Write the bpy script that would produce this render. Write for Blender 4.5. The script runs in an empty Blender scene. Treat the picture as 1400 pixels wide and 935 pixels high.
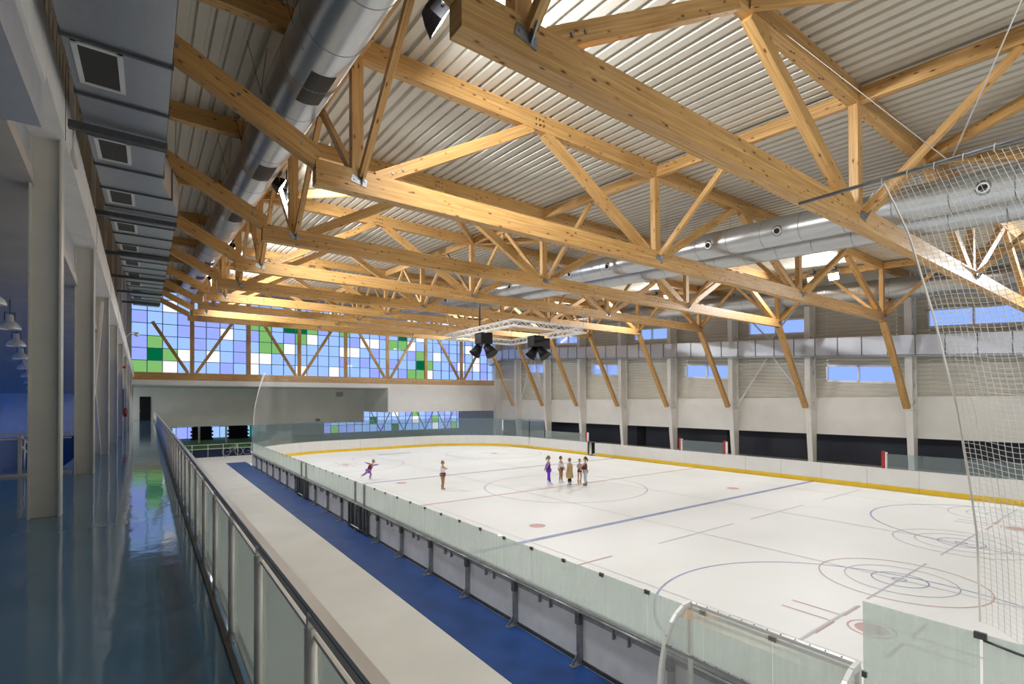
import bpy, math, random
from mathutils import Vector, Matrix, Quaternion
random.seed(7)
C = bpy.context.scene.collection
PI = math.pi
S = 6.0                    # spacing of the frames
SL = 0.066                 # the roof climbs towards the far end
H = 4.8                    # eye height above the ice
G = 3.025                  # gallery floor
FL = 0.16                  # hall floor beside the rink
def TY(k): return 10.95 + S * (k - 2)          # plane of truss k
def ZP(Y, z): return H + SL * Y + z            # height z measured on the sloping roof line
ORD = ['first','second','third','fourth','fifth','sixth','seventh','eighth','ninth','tenth','eleventh','twelfth','thirteenth','fourteenth','fifteenth','sixteenth','seventeenth','eighteenth','nineteenth']
TENS = ['','','twent','thirt','fort','fift','sixt']
def nth(i):
    if i < 19: return ORD[i]
    n = i + 1; t, u = divmod(n, 10)
    return TENS[t] + ('ieth' if u == 0 else 'y-' + ORD[u-1])

# ------------------------------------------------------------------ materials
def new_mat(name):
    m = bpy.data.materials.new(name); m.use_nodes = True
    nt = m.node_tree; b = nt.nodes['Principled BSDF']
    return m, nt, b
def node(nt, typ, **kw):
    n = nt.nodes.new(typ)
    for k, v in kw.items():
        if k.startswith('i_'):
            key = k[2:]
            n.inputs[int(key) if key.isdigit() else key.replace('_', ' ')].default_value = v
        else: setattr(n, k, v)
    return n
def ramp(nt, fac, stops):
    r = nt.nodes.new('ShaderNodeValToRGB'); e = r.color_ramp.elements
    while len(e) > 1: e.remove(e[-1])
    e[0].position = stops[0][0]; e[0].color = (*stops[0][1], 1)
    for p, c in stops[1:]:
        x = e.new(p); x.color = (*c, 1)
    nt.links.new(fac, r.inputs[0]); return r
def plain(name, col, rough=.6, metal=0, spec=.5, var=.06, scale=3.0, bump=0):
    m, nt, b = new_mat(name)
    tc = node(nt, 'ShaderNodeTexCoord'); nz = node(nt, 'ShaderNodeTexNoise'); nz.inputs['Scale'].default_value = scale; nz.inputs['Detail'].default_value = 5
    nt.links.new(tc.outputs['Object'], nz.inputs['Vector'])
    lo = tuple(max(0, c*(1-var)) for c in col); hi = tuple(min(1, c*(1+var)) for c in col)
    r = ramp(nt, nz.outputs['Fac'], [(.3, lo), (.7, hi)])
    nt.links.new(r.outputs[0], b.inputs['Base Color'])
    b.inputs['Roughness'].default_value = rough; b.inputs['Metallic'].default_value = metal
    b.inputs['Specular IOR Level'].default_value = spec
    if bump:
        bp = node(nt, 'ShaderNodeBump'); bp.inputs['Strength'].default_value = bump; bp.inputs['Distance'].default_value = .01
        nt.links.new(nz.outputs['Fac'], bp.inputs['Height']); nt.links.new(bp.outputs[0], b.inputs['Normal'])
    return m
def wood():
    m, nt, b = new_mat('spruce_glulam')
    uv = node(nt, 'ShaderNodeUVMap'); uv.uv_map = 'UVMap'
    def mp(sx, sy):
        k = node(nt, 'ShaderNodeMapping'); k.inputs['Scale'].default_value = (sx, sy, 1); nt.links.new(uv.outputs[0], k.inputs[0]); return k
    g = node(nt, 'ShaderNodeTexNoise'); g.inputs['Scale'].default_value = 1; g.inputs['Detail'].default_value = 6
    nt.links.new(mp(.9, 26).outputs[0], g.inputs['Vector'])
    lam = node(nt, 'ShaderNodeTexVoronoi'); lam.inputs['Scale'].default_value = 1; nt.links.new(mp(.28, 22).outputs[0], lam.inputs['Vector'])
    kn = node(nt, 'ShaderNodeTexVoronoi'); kn.inputs['Scale'].default_value = 1; nt.links.new(mp(2.9, 7.5).outputs[0], kn.inputs['Vector'])
    base = ramp(nt, g.outputs['Fac'], [(.3, (.42, .225, .07)), (.5, (.53, .31, .11)), (.72, (.63, .40, .165))])
    sep = node(nt, 'ShaderNodeSeparateColor'); nt.links.new(lam.outputs['Color'], sep.inputs[0])
    lr = ramp(nt, sep.outputs[0], [(0, (.86, .84, .80)), (1, (1.08, 1.06, 1.04))])
    mx = node(nt, 'ShaderNodeMix', data_type='RGBA', blend_type='MULTIPLY'); mx.inputs[0].default_value = 1
    nt.links.new(base.outputs[0], mx.inputs[6]); nt.links.new(lr.outputs[0], mx.inputs[7])
    kr = ramp(nt, kn.outputs['Distance'], [(.09, (.20, .11, .05)), (.15, (.72, .64, .55)), (.24, (1, 1, 1))])
    m2 = node(nt, 'ShaderNodeMix', data_type='RGBA', blend_type='MULTIPLY'); m2.inputs[0].default_value = 1
    nt.links.new(mx.outputs[2], m2.inputs[6]); nt.links.new(kr.outputs[0], m2.inputs[7])
    nt.links.new(m2.outputs[2], b.inputs['Base Color'])
    b.inputs['Roughness'].default_value = .5
    return m
def metal_duct(name, col=(.42, .43, .44), rough=.32, band=1.0, aniso=True):
    m, nt, b = new_mat(name)
    tc = node(nt, 'ShaderNodeTexCoord'); mp = node(nt, 'ShaderNodeMapping'); mp.inputs['Scale'].default_value = (6, band, 6)
    nz = node(nt, 'ShaderNodeTexNoise'); nz.inputs['Scale'].default_value = 2; nz.inputs['Detail'].default_value = 6
    nt.links.new(tc.outputs['Object'], mp.inputs[0]); nt.links.new(mp.outputs[0], nz.inputs['Vector'])
    r = ramp(nt, nz.outputs['Fac'], [(.3, tuple(c*.95 for c in col)), (.7, tuple(c*1.05 for c in col))])
    nt.links.new(r.outputs[0], b.inputs['Base Color'])
    r2 = ramp(nt, nz.outputs['Fac'], [(.3, (rough*.93,)*3), (.7, (rough*1.08,)*3)]); nt.links.new(r2.outputs[0], b.inputs['Roughness'])
    b.inputs['Metallic'].default_value = .85
    return m
def see_through(name, tint=(1, 1, 1), milk=0.0, milk_col=(.75, .8, .76), gloss=.06, streak=False):
    m, nt, b = new_mat(name); nt.nodes.remove(b)
    out = nt.nodes['Material Output']
    t = node(nt, 'ShaderNodeBsdfTransparent'); t.inputs[0].default_value = (*tint, 1)
    last = t
    if milk:
        d = node(nt, 'ShaderNodeBsdfDiffuse'); d.inputs[0].default_value = (*milk_col, 1)
        tl = node(nt, 'ShaderNodeBsdfTranslucent'); tl.inputs[0].default_value = (*milk_col, 1)
        dm = node(nt, 'ShaderNodeMixShader'); dm.inputs[0].default_value = .5; nt.links.new(d.outputs[0], dm.inputs[1]); nt.links.new(tl.outputs[0], dm.inputs[2])
        mx = node(nt, 'ShaderNodeMixShader'); mx.inputs[0].default_value = milk
        if streak:
            tc = node(nt, 'ShaderNodeTexCoord'); mp = node(nt, 'ShaderNodeMapping'); mp.inputs['Scale'].default_value = (14, 14, .4)
            nz = node(nt, 'ShaderNodeTexNoise'); nz.inputs['Scale'].default_value = 1; nz.inputs['Detail'].default_value = 4
            nt.links.new(tc.outputs['Object'], mp.inputs[0]); nt.links.new(mp.outputs[0], nz.inputs['Vector'])
            r = ramp(nt, nz.outputs['Fac'], [(.3, (milk*.85,)*3), (.7, (min(1, milk*1.15),)*3)]); nt.links.new(r.outputs[0], mx.inputs[0])
        nt.links.new(t.outputs[0], mx.inputs[1]); nt.links.new(dm.outputs[0], mx.inputs[2]); last = mx
    gl = node(nt, 'ShaderNodeBsdfGlossy'); gl.inputs['Roughness'].default_value = .04
    fr = node(nt, 'ShaderNodeFresnel'); fr.inputs[0].default_value = 1.45
    mul = node(nt, 'ShaderNodeMath', operation='MULTIPLY'); mul.inputs[1].default_value = gloss * 12
    nt.links.new(fr.outputs[0], mul.inputs[0])
    mul.use_clamp = True
    m2 = node(nt, 'ShaderNodeMixShader'); nt.links.new(mul.outputs[0], m2.inputs[0]); nt.links.new(last.outputs[0], m2.inputs[1]); nt.links.new(gl.outputs[0], m2.inputs[2])
    nt.links.new(m2.outputs[0], out.inputs[0]); return m
def emit(name, col, st):
    m, nt, b = new_mat(name); b.inputs['Emission Color'].default_value = (*col, 1); b.inputs['Emission Strength'].default_value = st
    b.inputs['Base Color'].default_value = (*col, 1); return m
def epoxy():
    m, nt, b = new_mat('blue_grey_epoxy')
    tc = node(nt, 'ShaderNodeTexCoord'); nz = node(nt, 'ShaderNodeTexNoise'); nz.inputs['Scale'].default_value = .6; nz.inputs['Detail'].default_value = 4
    nt.links.new(tc.outputs['Object'], nz.inputs['Vector'])
    r = ramp(nt, nz.outputs['Fac'], [(.3, (.088, .195, .30)), (.7, (.112, .225, .34))]); nt.links.new(r.outputs[0], b.inputs['Base Color'])
    n2 = node(nt, 'ShaderNodeTexNoise'); n2.inputs['Scale'].default_value = 1; n2.inputs['Detail'].default_value = 2
    mp = node(nt, 'ShaderNodeMapping'); mp.inputs['Scale'].default_value = (3.0, 2.2, 1); nt.links.new(tc.outputs['Object'], mp.inputs[0]); nt.links.new(mp.outputs[0], n2.inputs['Vector'])
    bp = node(nt, 'ShaderNodeBump'); bp.inputs['Strength'].default_value = .18; bp.inputs['Distance'].default_value = .02
    nt.links.new(n2.outputs['Fac'], bp.inputs['Height']); nt.links.new(bp.outputs[0], b.inputs['Normal'])
    b.inputs['Roughness'].default_value = .07; b.inputs['IOR'].default_value = 1.6; return m

M = {}
M['wood'] = wood()
M['white'] = plain('white_paint', (.80, .79, .77), .6)
M['plaster'] = plain('off_white_plaster', (.80, .79, .765), .75, var=.04, scale=.7)
M['ice'] = plain('milky_ice', (.78, .78, .765), .5, spec=.25, var=.035, scale=.25)
M['board'] = plain('white_dasher_plastic', (.74, .73, .71), .45, var=.03, scale=1.2)
M['boardback'] = plain('grey_white_board_back', (.80, .80, .82), .5, var=.08, scale=2.5)
M['yellow'] = plain('yellow_kick_strip', (.80, .53, .02), .45)
M['deck'] = plain('beige_steel_deck', (.60, .575, .51), .42, metal=.15, var=.04, scale=.8)
M['cladding'] = plain('beige_corrugated_cladding', (.66, .64, .57), .5, metal=.05, var=.04, scale=.8)
M['column'] = plain('white_painted_steel', (.80, .79, .77), .4, var=.03)
M['colgrey'] = plain('cream_grey_painted_steel', (.60, .585, .54), .38, var=.03)
M['steel'] = plain('galvanised_steel', (.30, .31, .32), .42, metal=.8, var=.15, scale=9)
M['darksteel'] = plain('dark_grey_steel', (.10, .105, .11), .45, metal=.6, var=.2, scale=9)
M['alu'] = plain('aluminium', (.78, .78, .77), .35, metal=.35, var=.06)
M['duct'] = metal_duct('zinc_spiral_duct', (.50, .51, .52), .30)
M['duct2'] = metal_duct('zinc_sheet_duct', (.46, .48, .52), .38, 3)
M['black'] = plain('black_plastic', (.006, .006, .007), .5, spec=.25)
M['dark'] = plain('dark_mesh_grille', (.03, .028, .025), .6)
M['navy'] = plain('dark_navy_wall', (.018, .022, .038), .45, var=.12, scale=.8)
M['mat'] = plain('blue_rubber_mat', (.008, .05, .20), .45, var=.25, scale=1.6, bump=.1)
M['walk'] = plain('cream_floor_paint', (.66, .64, .58), .42, var=.06, scale=.7)
M['bluefloor'] = plain('deep_blue_floor', (.006, .03, .12), .35)
M['greenfloor'] = plain('green_floor_covering', (.08, .22, .025), .7)
M['epoxy'] = epoxy()
M['rail'] = plain('brushed_rail_metal', (.62, .59, .55), .36, metal=.25, var=.05)
M['glass'] = see_through('rail_glass', (.86, .92, .90), .30, (.74, .80, .77), .03)
M['shield'] = see_through('foggy_shield_glass', (.88, .93, .91), .50, (.80, .85, .82), .02, True)
M['clearshield'] = see_through('clear_shield_glass', (.80, .87, .88), .18, (.62, .70, .72), .035)
M['canopy'] = see_through('canopy_acrylic', (.90, .91, .90), .12, (.8, .8, .78), .035)
M['winglass'] = see_through('dusk_sky_tinted_glass', (.30, .45, .95), 0, gloss=.03)  # clear glass, the blue of the dusk sky is put into its tint
M['cyan'] = see_through('cyan_tinted_glass', (.10, .45, .95), 0, gloss=.03)
M['p_light'] = see_through('pale_blue_translucent_pane', (.36, .54, .98), 0, gloss=.02)
M['p_peri'] = see_through('periwinkle_translucent_pane', (.33, .40, .95), 0, gloss=.02)
M['p_white'] = see_through('clear_white_pane', (.98, .98, .98), 0, gloss=.02)
M['p_green'] = see_through('lime_green_pane', (.21, .47, .14), 0, gloss=.02)
M['p_dark'] = see_through('bottle_green_pane', (.0, .13, .045), 0, gloss=.02)
M['mullion'] = plain('blue_grey_mullion', (.10, .22, .42), .4)
M['ceil'] = plain('brown_grey_ceiling_board', (.52, .47, .43), .85, var=.08, scale=2)
M['soffit'] = plain('grey_blue_soffit', (.42, .44, .49), .6)
M['net'] = plain('white_nylon_cord', (.80, .77, .72), .8)
M['red'] = plain('red_paint', (.42, .02, .02), .4)
M['reddark'] = plain('maroon_cloth', (.14, .01, .015), .8)
M['lamp'] = emit('lit_lamp_glass', (1, .95, .85), 30)
M['l_red'] = plain('faded_red_ice_line', (.56, .36, .34), .55, spec=.2, var=.15, scale=1.5)
M['l_blue'] = plain('faded_blue_ice_line', (.30, .33, .50), .55, spec=.2, var=.15, scale=1.5)
M['l_grey'] = plain('faint_grey_ice_line', (.48, .47, .52), .55, spec=.2, var=.1, scale=1.5)
M['l_faint'] = plain('very_faint_ice_line', (.64, .62, .60), .55, spec=.2, var=.05)
M['l_yel'] = plain('faint_ochre_ice_line', (.70, .64, .50), .55, spec=.2, var=.05)
M['skin'] = plain('skin_tone', (.50, .28, .18), .55)
M['tights'] = plain('tan_tights', (.36, .20, .09), .6)
M['purple'] = plain('bright_purple_cloth', (.13, .02, .55), .7)
M['lilac'] = plain('lilac_cloth', (.30, .17, .50), .8)
M['whitecloth'] = plain('white_cloth', (.72, .72, .78), .8)
M['camel'] = plain('camel_coat_cloth', (.42, .30, .12), .85)
M['greycloth'] = plain('pale_grey_cloth', (.42, .43, .48), .8)
M['hair'] = plain('dark_brown_hair', (.04, .02, .012), .6)
M['blond'] = plain('light_brown_hair', (.24, .14, .06), .6)
M['bush'] = plain('near_black_foam', (.006, .006, .012), .9)

# ------------------------------------------------------------------ mesh builder
class MB:
    def __init__(s): s.v = []; s.f = []; s.uv = []; s.m = []; s.sm = []
    def face(s, pts, uv=None, mi=0, smooth=False):
        n = len(s.v); s.v += [tuple(p) for p in pts]; s.f.append(tuple(range(n, n+len(pts))))
        s.uv += (uv or [(0, 0)]*len(pts)); s.m.append(mi); s.sm.append(smooth)
    def hexa(s, a, b, L=1.0, w=1, h=1, mi=0, off=None):
        # a, b: 4-corner rings (start, end)
        o = off if off is not None else (random.random()*50, random.random()*50)
        per = [0, w, w+h, 2*w+h, 2*w+2*h]
        for i in range(4):
            j = (i+1) % 4
            s.face([a[i], a[j], b[j], b[i]], [(o[0], o[1]+per[i]), (o[0], o[1]+per[i+1]), (o[0]+L, o[1]+per[i+1]), (o[0]+L, o[1]+per[i])], mi)
        s.face([a[3], a[2], a[1], a[0]], [(o[0], o[1]), (o[0]+.02, o[1]), (o[0]+.02, o[1]+h), (o[0], o[1]+h)], mi)
        s.face([b[0], b[1], b[2], b[3]], [(o[0], o[1]), (o[0]+.02, o[1]), (o[0]+.02, o[1]+h), (o[0], o[1]+h)], mi)
    def beam(s, p0, p1, w, h, up=(0, 0, 1), mi=0, ch=0):
        p0, p1 = Vector(p0), Vector(p1); d = (p1-p0); L = d.length; d.normalize()
        u = Vector(up); sd = d.cross(u)
        if sd.length < 1e-4: sd = d.cross(Vector((0, 1, 0)))
        sd.normalize(); u = sd.cross(d).normalized()
        def ring(p): return [p - sd*w/2 - u*h/2, p + sd*w/2 - u*h/2, p + sd*w/2 + u*h/2, p - sd*w/2 + u*h/2]
        s.hexa(ring(p0), ring(p1), L, w, h, mi); return s
    def box(s, x0, x1, y0, y1, z0, z1, mi=0):
        a = [(x0, y0, z0), (x1, y0, z0), (x1, y1, z0), (x0, y1, z0)]; b = [(x, y, z1) for x, y, z in a]
        s.hexa(a[::-1], b[::-1], z1-z0, x1-x0, y1-y0, mi, (0, 0)); return s
    def sbox(s, x0, x1, y0, y1, f0, f1, mi=0):
        # box whose bottom/top follow functions of y
        a = [Vector((x0, y0, f0(y0))), Vector((x1, y0, f0(y0))), Vector((x1, y0, f1(y0))), Vector((x0, y0, f1(y0)))]
        b = [Vector((x0, y1, f0(y1))), Vector((x1, y1, f0(y1))), Vector((x1, y1, f1(y1))), Vector((x0, y1, f1(y1)))]
        s.hexa(a, b, y1-y0, x1-x0, f1(y0)-f0(y0), mi, (0, 0)); return s
    def tube(s, pts, r, n=8, mi=0, cap=True, smooth=True, rs=None):
        pts = [Vector(p) for p in pts]; rings = []
        prev = None
        for i, p in enumerate(pts):
            d = (pts[min(i+1, len(pts)-1)] - pts[max(i-1, 0)]).normalized()
            if prev is None:
                a = d.cross(Vector((0, 0, 1)));
                if a.length < .05: a = d.cross(Vector((0, 1, 0)))
            else: a = prev - d*prev.dot(d)
            a.normalize(); prev = a; b = d.cross(a)
            rr = rs[i] if rs else r
            rings.append([p + (a*math.cos(2*PI*k/n) + b*math.sin(2*PI*k/n))*rr for k in range(n)])
        base = len(s.v)
        for rg in rings: s.v += [tuple(q) for q in rg]
        for i in range(len(rings)-1):
            for k in range(n):
                k2 = (k+1) % n
                s.f.append((base+i*n+k, base+i*n+k2, base+(i+1)*n+k2, base+(i+1)*n+k)); s.uv += [(0, 0)]*4; s.m.append(mi); s.sm.append(smooth)
        if cap:
            s.f.append(tuple(base+k for k in range(n))[::-1]); s.uv += [(0, 0)]*n; s.m.append(mi); s.sm.append(False)
            s.f.append(tuple(base+(len(rings)-1)*n+k for k in range(n))); s.uv += [(0, 0)]*n; s.m.append(mi); s.sm.append(False)
        return s
    def ball(s, c, r, sc=(1, 1, 1), nu=12, nv=8, mi=0, rot=None):
        base = len(s.v); c = Vector(c)
        for j in range(nv+1):
            t = PI*j/nv
            for i in range(nu):
                p = 2*PI*i/nu
                q = Vector((math.sin(t)*math.cos(p)*sc[0], math.sin(t)*math.sin(p)*sc[1], math.cos(t)*sc[2]))*r
                if rot: q = rot @ q
                s.v.append(tuple(c+q))
        for j in range(nv):
            for i in range(nu):
                i2 = (i+1) % nu
                s.f.append((base+j*nu+i, base+(j+1)*nu+i, base+(j+1)*nu+i2, base+j*nu+i2)); s.uv += [(0, 0)]*4; s.m.append(mi); s.sm.append(True)
        return s
    def build(s, name, mats, parent=None):
        me = bpy.data.meshes.new(name); me.from_pydata(s.v, [], s.f)
        for m_ in (mats if isinstance(mats, (list, tuple)) else [mats]): me.materials.append(m_)
        ul = me.uv_layers.new(name='UVMap'); ul.data.foreach_set('uv', [c for q in s.uv for c in q])
        me.polygons.foreach_set('material_index', s.m); me.polygons.foreach_set('use_smooth', s.sm)
        me.update(); me.validate()
        o = bpy.data.objects.new(name, me); C.objects.link(o)
        if parent: o.parent = parent
        return o
def tag(o, label, cat, group=None, kind=None):
    o['label'] = label; o['category'] = cat
    if group: o['group'] = group
    if kind: o['kind'] = kind
    return o
def empty(name, label, cat, group=None, loc=(0, 0, 0)):
    o = bpy.data.objects.new(name, None); C.objects.link(o); o.location = loc; o.empty_display_size = .2
    return tag(o, label, cat, group)
def struct(o): o['kind'] = 'structure'; return o
def rot_parent(o, root):
    # parent an already world-placed mesh under a root Empty without moving it
    o.parent = root; o.matrix_parent_inverse = Matrix.Translation(root.location).inverted(); return o
def part(mb, name, mats, root):
    o = mb.build(name, mats); return rot_parent(o, root)
def sub(mb, name, mats, par, root):
    o = mb.build(name, mats); o.parent = par
    return o

# ------------------------------------------------------------------ roof deck (ceiling)
DECK = 7.36
def deck():
    m = MB(); pitch = .34; x0, x1 = -1.9, 40.2; y0, y1 = -12, 60
    prof = []; x = x0
    while x < x1:
        prof += [(x, 0), (x+.205, 0), (x+.235, .085), (x+.31, .085)]
        x += pitch
    prof.append((x, 0))
    for (a, za), (b, zb) in zip(prof, prof[1:]):
        m.face([(a, y0, ZP(y0, DECK)+za), (b, y0, ZP(y0, DECK)+zb), (b, y1, ZP(y1, DECK)+zb), (a, y1, ZP(y1, DECK)+za)])
    # top skin gives the roof its thickness
    m.face([(x0, y0, ZP(y0, DECK)+.25), (x1+.3, y0, ZP(y0, DECK)+.25), (x1+.3, y1, ZP(y1, DECK)+.25), (x0, y1, ZP(y1, DECK)+.25)])
    struct(m.build('ceiling', M['deck']))
deck()

# ------------------------------------------------------------------ trusses
NX = [3.72, 14.03, 24.35, 34.6]; TX = [8.87, 19.2, 29.48]
def truss(k, where):
    Y = TY(k); b0 = ZP(Y, 3.87); b1 = b0+.5; t0 = ZP(Y, 6.88); t1 = ZP(Y, DECK)-.005
    r = empty('timber_truss', where, 'roof truss', 'glulam trusses across the rink', (19.2, Y, b0))
    part(MB().beam((2.82, Y, (b0+b1)/2), (34.95, Y, (b0+b1)/2), .28, .5), 'bottom_chord', M['wood'], r)
    part(MB().beam((-1.5, Y, (t0+t1)/2), (39.6, Y, (t0+t1)/2), .24, t1-t0), 'top_chord', M['wood'], r)
    for a, b in [(NX[0], TX[0]), (TX[0], NX[1]), (NX[1], TX[1]), (TX[1], NX[2]), (NX[2], TX[2]), (TX[2], NX[3])]:
        up = b in TX
        lo, hi = (a, b) if up else (b, a)
        dx = .45 if up else -.45
        w = .3 if not up else .27
        part(MB().beam((lo+dx, Y, b1-.04), (hi-dx*.55, Y, t0+.03), .2, w), 'diagonal', M['wood'], r)
    for n in NX:
        part(MB().beam((n, Y, b1-.02), (n, Y, t0+.02), .2, .26, (1, 0, 0)), 'post', M['wood'], r)
    for n in NX:
        for sgn in (-1, 1):
            if k == 9 and sgn == 1 and n > 30: continue
            ym = Y + sgn*S/2
            part(MB().beam((n+.06, Y+sgn*.17, b1-.12), (n+.06, ym-sgn*.1, ZP(ym, 6.88)+.02), .13, .16, (0, 0, 1)), 'knee_brace', M['wood'], r)
    # left inclined member up to the gallery wall, right member up, and the long strut down to the column
    part(MB().beam((2.9, Y, b0+.55), (-1.35, Y, b0+2.75), .24, .42), 'eaves_diagonal', M['wood'], r)
    part(MB().beam((34.75, Y, b1-.02), (38.7, Y, t0+.05), .2, .26), 'eaves_diagonal', M['wood'], r)
    part(MB().beam((34.75, Y, b0+.03), (38.55, Y, 4.3), .26, .34, (0, 1, 0)), 'wall_strut', M['wood'], r)
    for n in NX:
        zb = b1-.22
        for sgn in (-1, 1):
            br = MB(); y = Y+sgn*.145
            br.beam((n-.16, y, zb+.02), (n+.18, y, zb-.06), .02, .16)
            br.beam((n+.06, y, zb-.08), (n+.06, y+sgn*.13, zb+.12), .02, .1, (0, 0, 1))
            for bx in (-.1, .13):
                br.tube([(n+bx, y, zb), (n+bx, y+sgn*.03, zb)], .022, 8)
            part(br, 'steel_bracket', M['steel'], r)
    if k <= 4:
        bt = MB()
        for tx in TX:
            for i in range(3):
                for j in range(2):
                    for q in (-1, 1):
                        bt.tube([(tx-.15+i*.13, Y-.125, t0+.12+j*.16), (tx-.15+i*.13, Y-.14, t0+.12+j*.16)], .02, 8)
        for n in NX:
            bt.tube([(n+.8, Y-.105, b1+.15), (n+.8, Y-.125, b1+.15)], .03, 8)
            bt.tube([(n+1.05, Y-.105, b1+.29), (n+1.05, Y-.125, b1+.29)], .03, 8)
        for q in (.25, 1.4, 2.4):
            x = 2.9-q; bt.tube([(x-.1, Y-.12, b0+.62+q*.518), (x-.1, Y-.14, b0+.62+q*.518)], .035, 8)
        part(bt, 'bolt_heads', M['steel'], r)
    return r
for k in range(1, 10):
    w = ['nearest timber roof truss, crossing the upper right corner above the net pole',
         'second timber roof truss from the camera, its long bottom beam brightly lit'][k-1] if k < 3 else f'{nth(k-1)} timber roof truss counted from the camera towards the coloured end window'
    truss(k, w)
# purlins between the trusses
def purlins():
    for i, n in enumerate(NX):
        for k in range(0, 10):
            y0, y1 = TY(k)+.13, (TY(k+1)-.13 if k < 9 else 58.5)
            if k == 0: y0 = -1.0
            o = MB().beam((n, y0, ZP(y0, 6.88)+.2), (n, y1, ZP(y1, 6.88)+.2), .16, .36).build('timber_purlin', M['wood'])
            line = ['line by the round gallery duct', 'second line', 'third line', 'line nearest the window wall'][i]
            bay = 'before the nearest truss' if k == 0 else ('behind the last truss' if k == 9 else f'behind the {nth(k-1)} truss')
            tag(o, f'timber roof purlin {bay}, in the {line}', 'roof beam', 'timber purlins between the trusses')
purlins()
def plan_brace(k, a, b, txt):
    y0, y1 = TY(k), TY(k+1)
    if k == 0: y0 = -1.0
    tag(MB().beam((a, y0+.1, ZP(y0, 6.88)+.15), (b, y1-.12, ZP(y1, 6.88)+.15), .14, .3).build('wind_brace', M['wood']), txt, 'roof beam', 'slanting timber wind braces under the roof deck')
plan_brace(0, NX[1], TX[0]+.1, 'slanting timber wind brace reaching the nearest truss at the top edge of the photo')
plan_brace(0, NX[1]+.3, TX[1]-.1, 'steeply slanting timber wind brace above the net pole')
plan_brace(0, NX[2], TX[1]+.2, 'nearly level timber wind brace just above the round ducts by the net pole')
for k in (3, 6):
    for (a, b, nm) in ((NX[0], TX[0], 'first'), (NX[1], TX[0], 'second'), (NX[1], TX[1], 'third'), (NX[2], TX[1], 'fourth'), (NX[2], TX[2], 'fifth'), (NX[3], TX[2], 'sixth')):
        plan_brace(k, b, a, f'slanting timber wind brace behind the {nth(k-1)} truss, {nm} from the gallery')

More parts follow.
